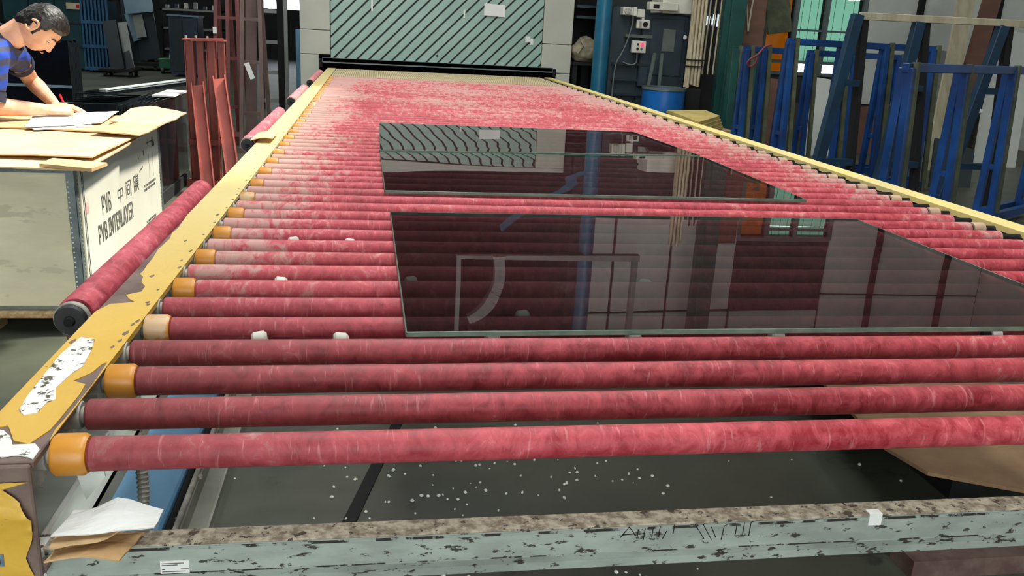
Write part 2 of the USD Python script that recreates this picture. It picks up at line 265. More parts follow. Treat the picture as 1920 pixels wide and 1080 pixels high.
CABP = surf('grey_window_plate', (96, 104, 98), (84, 92, 88), rough=.35, scale=4)
CREAMB = surf('cream_box_plastic', (206, 204, 190), (190, 188, 174), rough=.5, scale=6)
DRUM = surf('blue_drum_plastic', (20, 96, 170), (18, 84, 150), rough=.38, scale=4)
TUBEC = surf('cream_tubes', (190, 178, 150), (160, 146, 116), rough=.6, scale=16, stretch=(1, 1, .2))
BAGM = surf('dusty_sack', (150, 142, 118), (112, 104, 84), rough=.85, scale=9, bump=.6, bscale=14)
BRWB = surf('brown_board', (112, 78, 62), (96, 66, 54), rough=.6, scale=2, stretch=(1, 1, 3))
PLYW = surf('yellow_ply', (214, 192, 120), (196, 172, 100), rough=.6, scale=3)
PLANK = surf('cream_plank', (176, 168, 142), (160, 150, 124), rough=.7, scale=3, stretch=(4, 4, .6))
BLUEH = surf('blue_housing', (120, 176, 214), (104, 160, 200), rough=.45, scale=4)
BLUES = surf('light_blue_panel', (136, 190, 226), (120, 174, 210), rough=.5, scale=2)
BLKG = surf('stacked_dark_glass', (18, 22, 26), (26, 30, 34), rough=.08, scale=4, spec=.7)
NAVYG = surf('navy_glass_stack', (16, 20, 34), (10, 12, 18), rough=.15, scale=3, c3=(70, 74, 84), s3=9, t3=.70)
GLEDGE = surf('painted_lit_edge', (196, 206, 204), (170, 182, 182), rough=.3, scale=10)
TEALD = surf('teal_cabinet', (26, 66, 72), (20, 54, 60), rough=.4, scale=2)
CAGEB = surf('blue_cage', (40, 92, 128), (30, 78, 112), rough=.45, scale=3)
PALES = surf('pale_blue_sheet', (120, 146, 158), (104, 130, 144), rough=.3, scale=2)
GREYS = surf('grey_sheet', (134, 138, 134), (120, 124, 120), rough=.4, scale=2)
DKS = surf('dark_sheet', (44, 54, 60), (36, 44, 48), rough=.3, scale=2)
GREEN = surf('green_trolley_paint', (22, 92, 62), (18, 76, 52), rough=.5, scale=3)
REDC = surf('red_plastic', (200, 30, 40), (184, 24, 34), rough=.35, scale=6)
REDL = surf('red_indicator', (255, 40, 70), rough=.3, emit=3.0)
GREENL = surf('green_button', (30, 110, 70), rough=.4)
CUL = surf('glass_crumb', (240, 242, 230), (200, 204, 192), rough=.35, scale=200)
SKIN = usdkit.material(stage, '/World/Looks/skin', {'g': ('geometry', {}), 'n': ('noise_texture', {'scale': 22, 'detail': 3}), 'r': ('rgb_ramp', {'ramp': [(.35, lin((206, 152, 122))), (.7, lin((222, 172, 142)))]}), 'p': ('principled_bsdf', {'roughness': .5, 'subsurface_weight': .08, 'subsurface_scale': .006})}, [('g.position', 'n.vector'), ('n.fac', 'r.fac'), ('r.color', 'p.base_color')], 'p.BSDF')
HAIR = surf('black_hair', (22, 19, 18), (34, 29, 26), rough=.4, scale=60, stretch=(1, 3, 1), bump=.9, bscale=90, dist=.004)
SHIRT = usdkit.material(stage, '/World/Looks/striped_shirt', {'g': ('geometry', {}), 'mp': ('mapping', {'rotation': (0, .45, 0)}), 'w': ('wave_texture', {'scale': 5.6, 'bands_direction': 'z', 'distortion': .5, 'detail': 1}), 'r': ('rgb_ramp', {'ramp': [(.52, lin((24, 64, 168))), (.62, lin((54, 58, 84)))]}), 'n': ('noise_texture', {'scale': 9, 'detail': 2}), 'b': ('bump', {'strength': .6, 'distance': .02}), 'p': ('principled_bsdf', {'roughness': .8})},
                        [('g.position', 'mp.vector'), ('mp.vector', 'w.vector'), ('w.fac', 'r.fac'), ('r.color', 'p.base_color'), ('g.position', 'n.vector'), ('n.fac', 'b.height'), ('b.normal', 'p.normal')], 'p.BSDF')
NAVY = surf('navy_collar', (38, 42, 66), (30, 34, 56), rough=.8, scale=20)
TROUS = surf('dark_trousers', (36, 38, 46), (28, 30, 36), rough=.85, scale=10, bump=.5, bscale=8, dist=.01)
SKYP = surf('frosted_skylight', (225, 232, 228), rough=.6)
def tinted(name, c, gloss=.06):
    return usdkit.material(stage, '/World/Looks/' + name, {'t': ('transparent_bsdf', {'color': c}), 'g': ('glossy_bsdf', {'roughness': .05}), 'f': ('fresnel', {'IOR': 1.45}), 'm': ('mix_closure', {}), 'o': ('geometry', {}), 'inv': ('math', {'math_type': 'subtract', 'value1': 1.0}), 'ff': ('math', {'math_type': 'multiply'})}, [('o.backfacing', 'inv.value2'), ('inv.value', 'ff.value1'), ('f.fac', 'ff.value2'), ('ff.value', 'm.fac'), ('t.BSDF', 'm.closure1'), ('g.BSDF', 'm.closure2')], 'm.closure')
GREENW = tinted('green_window_glass', (.23, .35, .29)); AMBER = tinted('amber_sheet', (.24, .12, .018)); CLEARW = tinted('clear_window_glass', (.85, .9, .88))

# ================================================================ THE SETTING
YW = 9.8
m = MB(); m.box(-9, 9.2, -6, 27, -.12, 0); struct('floor', m, FLOOR)
# roof sheets around the skylights and the roof opening, by cutting rectangles out of a grid
holes = [s[:4] for s in SKYLIGHTS] + [ROOF_OPENING]
xs = sorted({-9.2, 9.4, *[h[i] for h in holes for i in (0, 1)]}); ys = sorted({-6.2, 27.2, *[h[i] for h in holes for i in (2, 3)]})
m = MB()
for i in range(len(xs) - 1):
    for j in range(len(ys) - 1):
        cx, cy = (xs[i] + xs[i + 1]) / 2, (ys[j] + ys[j + 1]) / 2
        if not any(h[0] < cx < h[1] and h[2] < cy < h[3] for h in holes): m.box(xs[i], xs[i + 1], ys[j], ys[j + 1], CEIL, CEIL + .08)
ceil = struct('ceiling', m, CEILM)
for x0, x1, y0, y1, L in SKYLIGHTS:
    m = MB(); m.box(x0, x1, y0, y1, CEIL + .02, CEIL + .05); obj('skylight_panel', m, SKYP, ceil)
    m = MB()
    for y in np.arange(y0, y1 + .01, (y1 - y0) / 6): m.box(x0, x1, y - .02, y + .02, CEIL - .06, CEIL - .035)
    obj('skylight_bar', m, CEILM, ceil)
for k, y in enumerate((-2.5, 2.5, 7.6, 13, 18.5)):
    m = MB(); m.bar((-9, y, 5.7), (9.2, y, 5.7), .1, .12); m.bar((-9, y, 5.05), (9.2, y, 5.05), .08, .1)
    for q in range(14):
        x = -9 + 1.3 * q; m.bar((x, y, 5.05), (x + .65, y, 5.7), .05, .05); m.bar((x + .65, y, 5.7), (x + 1.3, y, 5.05), .05, .05)
    struct('trim_%d' % (k + 1), m, CEILM)
m = MB(); m.box(-9.2, -9, -6, 27, 0, CEIL); struct('wall_left', m, WALLD)
m = MB(); m.box(9.2, 9.4, -6, YW, 0, CEIL); struct('wall_right', m, WALLG)
m = MB(); m.box(-9.2, FILL_OPENING[0], -6.2, -6, 0, CEIL); m.box(FILL_OPENING[1], 9.4, -6.2, -6, 0, CEIL); m.box(FILL_OPENING[0], FILL_OPENING[1], -6.2, -6, FILL_OPENING[3], CEIL); struct('wall_front', m, WALLD)  # front wall left open around the added fill lamp
# far wall with openings to the yard
m = MB(); m.box(-9, -3.0, 27, 27.2, 0, CEIL); m.box(-3.0, -.8, 27, 27.2, 0, 1.45); m.box(-3.0, -.8, 27, 27.2, 2.5, CEIL); m.box(-.8, 3.2, 27, 27.2, 0, CEIL); struct('wall_far', m, WALLD)
m = MB(); m.box(3.0, 3.2, 9.9, 27, 0, CEIL); struct('wall_side', m, WALLD)
# back wall on the right, with the window; grey panels above a brown plinth, each panel a piece
WX0, WX1, WZ0, WZ1 = at(1440, 0, 1, YW)[0], at(1625, 0, 1, YW)[0], at(1550, 141, 1, YW)[2], 2.75
pv = [WX1, at(1722, 20, 1, YW)[0], at(1722, 20, 1, YW)[0] + 1.12, 9.2]
wb = struct('wall_back', (lambda q: (q.box(3.0, WX0, YW + .02, YW + .16, 0, CEIL), q.box(WX0, WX1, YW + .02, YW + .16, 0, WZ0), q.box(WX0, WX1, YW + .02, YW + .16, WZ1, CEIL), q.box(WX1, 9.3, YW + .02, YW + .16, 0, CEIL), q)[-1])(MB()), WALLD)
for a, b in zip(pv[:-1], pv[1:]):
    for z0, z1 in ((.5, 2.05), (2.05, 3.6), (3.6, 5.1)):
        m = MB(); m.box(a + .02, b - .02, YW - .02, YW + .02, z0 + .012, z1 - .012, .004); obj('wall_panel', m, WALLG, wb)
for a, b in ((3.22, 3.62), (3.62, 4.42), (4.42, WX0), (WX0, WX1)):
    for z0, z1 in ((2.5, 3.8), (3.8, 5.1)):
        if a < WX0 or z0 > 2.8: m = MB(); m.box(a + .02, b - .02, YW - .02, YW + .02, max(z0, 2.5) + .012, z1 - .012, .004); obj('wall_panel', m, WALLG, wb)
m = MB(); m.box(WX0 - .5, 9.2, YW - .03, YW + .02, 0, .5); obj('plinth', m, PLINTH, wb)
for x in pv[1:3]:
    m = MB(); m.box(x - .035, x + .035, YW - .08, YW - .02, .5, 5.2); obj('wall_post', m, SOOT, wb)
m = MB(); m.box(WX1, 9.2, YW - .06, YW - .02, 2.38, 2.44); obj('wall_rail', m, DKS, wb)
win = UsdGeom.Xform.Define(stage, '/World/window_1').GetPrim(); tag(win, kind='structure'); _base['/World/window_1'] = V(0, 0, 0)
xm = at(1550, 30, 1, YW)[0]; xa = at(1493, 30, 1, YW)[0]; zs = at(1530, 118, 1, YW)[2]
m = MB()
for x in (WX0, xa, xm, WX1): m.box(x - .03, x + .03, YW - .02, YW + .1, WZ0, WZ1)
for z in (WZ0, zs, WZ1): m.box(WX0, WX1, YW - .015, YW + .09, z - .02, z + .02)
for z in np.arange(zs + .40, WZ1, .42): m.box(xa, WX1, YW, YW + .06, z - .012, z + .012)
obj('window_frame', m, TRIMG, win)
for a, b in ((xa, xm), (xm, WX1)):
    for k, z in enumerate(np.arange(zs, WZ1 - .05, .40)):
        m = MB(); m.box(a + .03, b - .03, YW + .025, YW + .033, z + .01, min(z + .40, WZ1)); obj('pane', m, GREENW, win)
    for q in range(1, 4):
        x = a + (b - a) * q / 4; m = MB(); m.box(x - .002, x + .002, YW + .05, YW + .054, zs, WZ1); obj('window_bar', m, surf('pale_bar_%d_%d' % (q, int(a * 100)), (150, 176, 160)), win)
for q in range(9):
    x = xa + .06 + (WX1 - xa - .1) * q / 9; m = MB(); m.box(x, x + .05 + .03 * (q % 3), YW + .012, YW + .016, WZ0 + .01 + .05 * ((q * 5) % 4), zs + .05); obj('hanging_strip', m, CLEARW, win)
m = MB(); m.box(WX0 + .03, xa - .03, YW + .02, YW + .03, WZ0, WZ1); obj('pane', m, AMBER, win, label='amber tinted pane')

# ================================================================ ROLLER CONVEYOR
RZ = .70
conv = thing('roller_conveyor', 'long tempering line roller table with red rubber rollers between two yellow rails', 'roller conveyor', (0, 0, 0))
def rail(x0, x1, ya, yb, side, name, label):
    m = MB(); w = .012
    m.box(x0, x1, ya, yb, RZ - .006, RZ, .0015)                                     # top flange
    m.box(x0, x1, ya, yb, RZ - .16, RZ - .148, .002)                                # bottom flange
    xo = (x0, x0 + w) if side < 0 else (x1 - w, x1); m.box(xo[0], xo[1], ya, yb, RZ - .15, RZ - .005)
    xi = (x1 - .008, x1) if side < 0 else (x0, x0 + .008); m.box(xi[0], xi[1], ya, yb, RZ - .009, RZ - .004)      # inner lip
    return obj(name, m, BROWN, conv, label=label)
LX0, LX1 = -.102, -.010
lr = rail(LX0, LX1, -.055, 9.36, -1, 'left_rail', 'rail with torn yellow film and paper remnants')
# yellow film on the left rail: ragged outline, torn along the outer edge and near the front end
film = [(LX0, .03), (-.075, .045), (-.052, .0), (-.03, -.01), (-.018, .03), (-.017, .06), (-.016, .145), (-.019, .18), (-.040, .194), (-.034, .205), (-.023, .226), (-.018, .26), (LX1, .27), (LX1, 9.36), (LX0, 9.36),
        (LX0, 1.35), (-.094, 1.2), (-.097, 1.14), (-.09, 1.08), (-.094, .98), (-.088, .9), (-.086, .832), (-.083, .798), (-.084, .769), (-.073, .749), (-.067, .71), (-.053, .68), (-.051, .644), (-.066, .63), (-.075, .622), (-.062, .596), (-.047, .577), (-.06, .572), (-.088, .565), (LX0, .52)]
m = MB(); m.prism(film, (0, 0, RZ), (1, 0, 0), (0, 1, 0), .0016); obj('yellow_film', m, YELLOW, lr)
m = MB(); m.prism([(-.012, .03), (-.009, .0), (LX1 + .002, .0), (LX1 + .002, 9.36), (LX1 - .002, 9.36), (LX1 - .002, .27), (-.009, .19), (-.010, .07)], (0, 0, RZ), (1, 0, 0), (0, 1, 0), .0018)
m.box(LX1, LX1 + .0015, .26, 9.36, RZ - .009, RZ + .001); obj('film_edge', m, YELLOW, lr)
m = MB()
for k in range(46):
    y = .30 + 5.5 * (k / 46) ** 1.6 + rng.uniform(0, .05); x = rng.choice([LX1 - .004, LX1 - .008, LX1 - .012, rng.uniform(LX0 + .01, LX1 - .01)]); a = rng.uniform(.003, .006); l = rng.uniform(.006, .022)
    m.prism([(x - a, y), (x, y - a), (x + a * .6, y + l * .4), (x + a * .2, y + l), (x - a * .7, y + l * .6)], (0, 0, RZ + .0014), (1, 0, 0), (0, 1, 0), .0006)
obj('film_nicks', m, BROWN, lr, kind='stuff')
paperp = [(-.085, .38), (-.06, .37), (-.05, .316), (-.043, .248), (-.05, .222), (-.055, .166), (-.042, .125), (-.05, .116), (-.052, .081), (-.066, .074), (-.078, .09), (-.084, .139), (-.088, .217), (-.092, .30)]
m = MB(); m.prism(paperp, (0, 0, RZ + .0016), (1, 0, 0), (0, 1, 0), .0012); obj('torn_paper', m, WHITE2, lr, label='torn white paper label')
fp = [(-.102, .04), (-.075, .03), (-.06, .012), (-.049, -.012), (-.023, -.010), (-.012, -.026), (-.011, -.052), (-.02, -.045), (-.034, -.04), (-.05, -.044), (-.07, -.03), (-.102, -.035)]
m = MB(); m.prism(fp, (0, 0, RZ + .0004), (1, 0, 0), (0, 1, 0), .0014); obj('torn_paper', m, WHITE2, lr, label='torn white paper at the rail end')
# front end of the left rail: cap with crumpled yellow film, brown gap, blue sticker
m = MB(); m.box(LX0 - .03, LX1 - .002, -.064, -.056, RZ - .16, RZ - .002, .002); cap = obj('end_cap', m, BROWN, lr)
g = np.zeros((16, 18, 3)); ex = [LX1 - .004 - (0, .030, .018, .012, .009, .004, .001, .0, .002, .003, .006, .010, .013, .011, .009, .006)[i] - .0 for i in range(16)]
for i in range(16):
    for j in range(18):
        z = RZ - .022 - i * .0088; x = LX0 - .03 + (ex[i] - LX0 + .03) * j / 17; cr = math.exp(-((i - 5.0) / 2.6) ** 2)
        g[i, j] = (x, -.0665 - .005 * cr * (1 + math.sin(i * 2.6 + j * .5)) - .002 * meshkit.noise(V(x * 60, z * 90, 0)), z)
m = MB(); m.sheet(g, .001); obj('crumpled_film', m, YELLOW, lr, smooth=True)
m = MB(); m.box(-.105, -.052, -.0695, -.068, RZ - .137, RZ - .120); obj('sticker', m, surf('blue_grey_sticker', (120, 140, 150), (90, 110, 130), scale=90), lr)
m = MB(); m.box(-.101, -.056, -.0705, -.0692, RZ - .133, RZ - .125); obj('sticker_print', m, INK, lr)
m = MB(); m.box(-.125, -.030, -.062, .02, .0, RZ - .162, .004); obj('leg', m, SOOT, conv, label='black steel leg under the front corner')
RX0, RX1 = 2.485, 2.575
RX0 = at(1640, 346, 2, RZ)[0]; RX1 = at(1640, 336, 2, RZ)[0]
rr = rail(RX0, RX1, -.3, 9.36, 1, 'right_rail', 'dusty yellow rail')
m = MB(); m.box(RX0 - .001, RX1, -.3, 9.36, RZ, RZ + .0016); m.box(RX0 - .0016, RX0, -.3, 9.36, RZ - .018, RZ + .001); obj('yellow_film', m, YDUST, rr)
# rollers
NR = 78; XE = 2.358
for i in range(NR):
    y = i * P; rope = i >= 66; even = i % 2 == 0
    x0, x1 = (.038, XE - .004) if even and not rope else (.0, XE + .015)
    m = MB(); r = RS
    m.lathe((x0, y, HR), (1, 0, 0), [(0, 0), (0, r * .86), (.0035, r), (x1 - x0 - .0035, r), (x1 - x0, r * .86), (x1 - x0, 0)], 36 if i < 30 else 20)
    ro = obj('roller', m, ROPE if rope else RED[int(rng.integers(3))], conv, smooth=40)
    m = MB(); xl = -.012 if even and not rope else x0 - .006; m.lathe((-.075, y, HR), (1, 0, 0), [(0, 0), (0, .0125), (.034, .0125), (.034, .0188), (.037, .0200), (xl + .073, .0200), (xl + .075, .0185), (xl + .075, .0125), (x0 + .075, .0125)], 18); obj('shaft', m, STEEL, ro, smooth=40)
    m = MB(); m.lathe((x1, y, HR), (1, 0, 0), [(-.001, .0185), (.004, .0185), (.004, .0125), (RX0 + .03 - x1, .0125), (RX0 + .03 - x1, 0)], 16); obj('shaft', m, SOOT, ro, smooth=40)  # right shaft blackened: shade under the rail put into its colour
    if even and not rope:
        m = MB(); rc = .0276
        m.lathe((-.005, y, HR), (1, 0, 0), [(0, 0), (0, rc * .88), (.004, rc), (.037, rc), (.043, rc * .86), (.043, 0)], 36); obj('left_collar', m, ORANGE, ro, smooth=40, label='amber plastic collar')
        m = MB(); rc = .0232
        m.lathe((XE + .004, y, HR), (1, 0, 0), [(0, 0), (0, rc * .9), (.003, rc), (.037, rc), (.041, rc * .88), (.041, 0)], 30); obj('right_collar', m, CREAMC, ro, smooth=40, label='dusty cream collar')
# bearing blocks along both rails, below the flange
for s, x in ((0, -.044), (1, RX0 + .045)):
    for i in range(NR):
        m = MB(); m.box(x - .014, x + .014, i * P - .028, i * P + .028, RZ - .075, RZ - .020, .006); obj('bearing', m, STEEL, conv)
# inner web plates, lower shelf, front cross beam
m = MB(); m.box(LX0 + .012, LX0 + .016, -.05, 9.3, RZ - .148, RZ - .008); obj('web_plate', m, GREYP, conv)
m = MB(); m.box(LX0 + .014, .012, -.03, 9.3, RZ - .148, RZ - .145); m.box(.008, .012, -.0, 9.3, RZ - .175, RZ - .145); obj('drip_shelf', m, GREYP, conv)
m = MB(); m.box(-.034, -.030, -.03, 9.3, RZ - .145, RZ - .138); obj('shelf_rib', m, WHITE, conv)  # white rib: the lit edge of the fold put into its colour
m = MB(); m.prism([(.0, .0), (.035, .012), (.040, -.02), (.012, -.055)], (-.004, .06, .635), (1, 0, 0), (0, 0, 1), .004); obj('gusset', m, GREYP, conv)
by = -.034; prof = [(0, 0), (0, .561), (.034, .561), (.034, .40), (.0, .40)]
m = MB(); m.box(-.045, RX1, by, by + .006, .517, .561, .0015); m.box(-.045, RX1, by + .006, by + .033, .49, .555); m.prism([(by + .002, .517), (by + .010, .488), (by + .03, .484), (by + .03, .517)], (-.045, 0, 0), (0, 1, 0), (0, 0, 1), RX1 + .045); bm = obj('front_beam', m, BEAMP, conv, label='chipped grey-green paint beam'); m = MB(); m.box(-.045, RX1, by - .0006, by, .5535, .5575); m.box(-.045, RX1, by - .0004, by, .5165, .5185); obj('seam', m, surf('rusty_seam', (40, 34, 28), (150, 158, 148), rough=.7, scale=22, lo=.48, hi=.52), bm)
m = MB(); m.box(-.045, RX1, by - .001, by + .036, .5595, .5625, .001); obj('beam_top', m, BEAMT, bm)
m = MB(); m.box(-.05, -.018, by - .004, by + .03, .49, .564, .003); obj('beam_end', m, WHITE2, bm)
a = at(300, 1052, 1, by); b = at(355, 1055, 1, by); zt = a[2]; m = MB(); m.box(a[0], b[0], by - .0012, by, zt - .019, zt); lb = obj('label', m, WHITE, bm, label='white printed label on the beam')
m = MB()
for k, (q, w) in enumerate(((.003, .028), (.0055, .02), (.012, .004), (.012, .03), (.0155, .03))):
    x = a[0] + .002 + (.024 if k == 3 else 0); m.box(x, min(x + w, b[0] - .001), by - .0016, by - .0011, zt - q - .0011, zt - q)
obj('label_print', m, INK, lb)
a = at(1633, 952, 1, by); m = MB(); m.box(a[0], a[0] + .021, by - .0012, by, a[2] - .030, .5625); m.box(a[0], a[0] + .021, by - .0012, by + .012, .5625, .5637); obj('masking_tape', m, WHITE, bm, label='strip of white tape folded over the beam')
for y in (3.0, 6.0, 8.9):
    m = MB(); m.box(-.09, -.03, y - .04, y + .04, 0, RZ - .16, .004); m.box(RX0 + .02, RX1, y - .04, y + .04, 0, RZ - .16, .004); obj('leg', m, GREYP, conv)
m = MB(); m.box(RX0 + .02, RX1, -.06, .02, 0, RZ - .16, .004); obj('leg', m, GREYP, conv)
m = MB(); m.box(RX1 - .012, RX1 - .004, -.3, 9.3, .30, RZ - .16); obj('web_plate', m, GREYP, conv)
m = MB()
for (xa_, ya_, xb_, yb_) in ((1163, 1008, 1180, 988), (1180, 988, 1192, 1004), (1168, 1003, 1190, 1001), (1194, 1010, 1197, 992), (1206, 1012, 1210, 990), (1197, 1002, 1208, 1000), (1222, 1008, 1225, 988), (1235, 1006, 1238, 986), (1242, 1010, 1250, 996), (1262, 1000, 1265, 984), (1303, 983, 1320, 1010), (1318, 982, 1334, 1012), (1334, 988, 1342, 1008), (1352, 1012, 1358, 986), (1358, 986, 1366, 982), (1378, 1004, 1382, 984), (1392, 1002, 1396, 980), (1404, 1004, 1408, 980), (1408, 980, 1414, 976)):
    m.bar(at(xa_, ya_, 1, by - .0003), at(xb_, yb_, 1, by - .0003), .0012, .0008, up=(0, 1, 0))
obj('scratch_marks', m, SOOT, bm, kind='stuff')
for y in (2.2, 4.2, 6.2, 8.2):
    m = MB(); m.bar((-.06, y, .36), (RX0 + .05, y, .36), .06, .06); obj('cross_bar', m, GREYP, conv)

# spare rollers laid on the outer side of the left rail
def spare(y0, y1, label, x=-.145, r=.034, z=.685):
    t = thing('spare_roller', label, 'roller', (x, y0, z), 'spare rollers along the left rail')
    m = MB(); m.lathe((x, y0 + .05, z), (0, 1, 0), [(0, 0), (0, r * .92), (.006, r), (y1 - y0 - .08, r), (y1 - y0 - .07, r * .85), (y1 - y0 - .06, 0)], 36); obj('sleeve', m, SPARE, t, smooth=40)
    m = MB(); m.lathe((x, y0 + .012, z), (0, 1, 0), [(0, .010), (0, r * .78), (.006, r * .86), (.030, r * .86), (.040, r * .7), (.04, 0)], 32); e = obj('end_bearing', m, BLACKR, t, smooth=40)
    m = MB(); m.lathe((x, y0 + .022, z), (0, 1, 0), [(0, r * .80), (0, r * .93), (.012, r * .93), (.012, r * .80)], 32); obj('steel_ring', m, STEEL, e, smooth=40)
    m = MB(); m.lathe((x, y0 + .002, z), (0, 1, 0), [(0, 0), (0, .008), (.016, .010), (.016, 0)], 20); obj('axle', m, SOOT, t, smooth=40)
    m = MB(); m.box(x - .010, x + .022, y0 + .015, y0 + .045, z - r * .86 - .055, z - r * .80, .004); m.box(x - .018, x + .042, y0 + .01, y0 + .05, z - r * .86 - .07, z - r * .86 - .055, .003); obj('bracket', m, BROWN, t)
    m = MB(); m.box(x - .010, x + .042, y1 - .08, y1 - .05, z - r - .03, z - r * .9, .003); obj('bracket', m, BROWN, t)
    return t
spare(.50, 1.83, 'red rubber roller lying outside the left yellow rail, nearest the camera and longest in view')
spare(2.88, 4.35, 'red rubber roller outside the left yellow rail beside the small folded plate on the rail')
spare(5.05, 6.3, 'red rubber roller outside the left rail, second from the furnace')
spare(6.95, 8.6, 'red rubber roller outside the left rail, next to the furnace wall')
m = MB(); g = np.array([[(x, y, RZ + .014 + .012 * math.sin((x + .12) * 26)) for x in np.linspace(-.125, -.03, 7)] for y in (2.84, 2.95, 3.1)]); m.sheet(g, .003)
single('folded_plate', m, CARD2, 'small bent pinkish cardboard piece lying on the left yellow rail', 'cardboard')

# ================================================================ GLASS PANES ON THE ROLLERS
def pane(pts, label):
    z0 = HR + RS + .0005; t = .010
    c = np.mean(pts, 0); tng = thing('tinted_glass_sheet', label, 'glass pane', (c[0], c[1], z0))
    m = MB(); q = [tuple(np.array(p) + nrm(c - np.array(p)) * .002) for p in pts]; m.prism(q, (0, 0, z0), (1, 0, 0), (0, 1, 0), t); obj('sheet', m, GLASS, tng)
    for a, b in zip(pts, pts[1:] + pts[:1]):
        m = MB(); m.bar((*a, z0 + t / 2), (*b, z0 + t / 2), .003, t, b=.001); obj('polished_edge', m, EDGE, tng)
zt = HR + RS + .0105
pane([tuple(at(762, 622, 2, zt)[:2]), (1.955, .39), tuple(at(1607, 411, 2, zt)[:2]), tuple(at(732, 397, 2, zt)[:2])], 'large dark tinted glass pane lying nearest the camera on the rollers')
pane([tuple(at(722, 357, 2, zt)[:2]), tuple(at(1512, 374, 2, zt)[:2]), tuple(at(1318, 294, 2, zt)[:2]), tuple(at(713, 285, 2, zt)[:2])], 'dark glass pane in the middle of the three on the rollers')
pane([tuple(at(712, 280.5, 2, zt)[:2]), tuple(at(1312, 291, 2, zt)[:2]), tuple(at(1187, 247, 2, zt)[:2]), tuple(at(712, 230, 2, zt)[:2])], 'dark glass pane farthest from the camera, mirroring the slatted furnace door')

# ================================================================ FURNACE
FY = 9.45; fx0, fx1, dx0, dx1 = -.415, 2.775, -.068, 2.405
fur = thing('tempering_furnace', 'grey clad glass tempering furnace with a mint slatted door above a black slot', 'furnace', ((fx0 + fx1) / 2, FY, 0))
m = MB(); m.box(fx0 + .02, fx1 - .02, FY + .9, FY + 9, 0, 1.9); m.box(fx0 + .02, -.2, FY + .03, FY + .9, 0, 1.9); m.box(2.59, fx1 - .02, FY + .03, FY + .9, 0, 1.9); m.box(-.2, 2.59, FY + .05, FY + .9, .82, 1.9); m.box(-.2, 2.59, FY + .05, FY + .9, 0, .62); obj('body', m, SOOT, fur)
for xa_, xb_, zz in ((fx0, dx0 - .008, (0, .42, .843, 1.115, 1.88)), (dx1 + .008, fx1, (0, .42, .75, 1.088, 1.88))):
    for a, b in zip(zz[:-1], zz[1:]):
        xa2, xb2 = xa_, xb_
        if b <= .85 and a > .3: xa2, xb2 = (xa_, -.205) if xa_ < 0 else (2.60, xb_)
        m = MB(); m.box(xa2, xb2, FY, FY + .03, a + .003, b - .003, .004); obj('cladding_panel', m, FURN, fur)
for k in range(5):
    m = MB(); m.box(fx0, fx0 + .02, FY + .04 + k * 1.7, FY + 1.7 + k * 1.7, .01, 1.88, .004); obj('cladding_panel', m, FURN, fur)
    m = MB(); m.box(fx1 - .02, fx1, FY + .04 + k * 1.7, FY + 1.7 + k * 1.7, .01, 1.88, .004); obj('cladding_panel', m, FURN, fur)
m = MB(); m.box(fx0, fx1, FY - .01, FY + .03, 1.80, 1.90, .004); obj('header', m, FURN, fur)
DZ0, DZ1 = .80, 1.79
m = MB(); m.box(dx0, dx1, FY + .012, FY + .05, DZ0, DZ1); door = obj('door', m, DARKG, fur)
pit, gap = .134, .028; rect = Polygon([(dx0, DZ0), (dx1, DZ0), (dx1, DZ1), (dx0, DZ1)]); k = 0; s0 = .914 - (-.068)      # groove line: z - x = s0 at the left edge
for k in range(-22, 12):
    c0 = s0 + pit * k + gap / 2; c1 = c0 + pit - gap
    band = Polygon([(dx0 - 1, dx0 - 1 + c0), (dx1 + 1, dx1 + 1 + c0), (dx1 + 1, dx1 + 1 + c1), (dx0 - 1, dx0 - 1 + c1)]).intersection(rect)
    if band.area > 2e-4:
        m = MB(); m.prism(list(band.exterior.coords)[:-1], (0, FY + .012, 0), (1, 0, 0), (0, 0, 1), .016); obj('slat', m, MINT, door)
m = MB(); m.box(-.165, 2.552, FY - .05, FY, .766, .812, .003); m.box(-.165, 2.552, FY - .05, FY - .044, .755, .812); obj('sill', m, TRIMG, fur)
m = MB(); m.box(-.15, 2.56, FY + .0, FY + .85, .62, .625); m.box(-.20, -.165, FY - .012, FY + .02, .70, .80); m.box(2.556, 2.60, FY - .012, FY + .02, .72, .80); obj('slot_lining', m, SOOT, fur)
for (x, z) in ((-.011, .833), (1.16, .89)):
    m = MB(); m.tube((x, FY - .02, z), (x, FY, z), .011, 12); obj('bolt', m, SOOT, door, smooth=40)
def note(px, w, h, skew=0):
    q = at(*px, 1, FY); m = MB(); m.prism([(0, 0), (w, skew), (w, skew - h), (0, -h)], (q[0], FY - .0195, q[2]), (1, 0, 0), (0, 0, 1), .002); obj('paper_note', m, WHITE, door, label='white paper note stuck on the door')
note((908, 6), .25, .135, -.01); note((985, 68), .05, .07); note((994, 72), .035, .075); note((696, 0), .018, .12)
note((869, 18), .02, .09)

# ================================================================ LEFT FOREGROUND: CRATE, CARDBOARD, PAPER
CX1, CX0, CY0, CY1, CZ0, CZ1 = -.708, -1.545, 2.36, 3.72, .095, .655
pal = thing('wooden_pallet', 'low wooden pallet under the white PVB crate', 'pallet', (-1.12, 3.04, 0))
for k in range(6):
    m = MB(); y = CY0 - .04 + k * .24; m.box(CX0 - .02, CX1 + .012, y, y + .13, .07, .092, .003); obj('top_board', m, WOOD, pal)
for x in (CX0, -1.13, CX1 - .09):
    for y in (CY0 - .03, 2.96, CY1 - .16):
        m = MB(); m.box(x, x + .09, y, y + .13, 0, .069, .004); obj('block', m, WOOD, pal)
cr = thing('pvb_crate', 'plywood crate with white lettered side panel and steel corner strips, by the man', 'crate', (-1.12, 3.04, CZ0))
m = MB(); m.box(CX0 + .008, CX1 - .008, CY0 + .008, CY1 - .008, CZ0, CZ1 - .008); obj('box', m, CRATEF, cr)
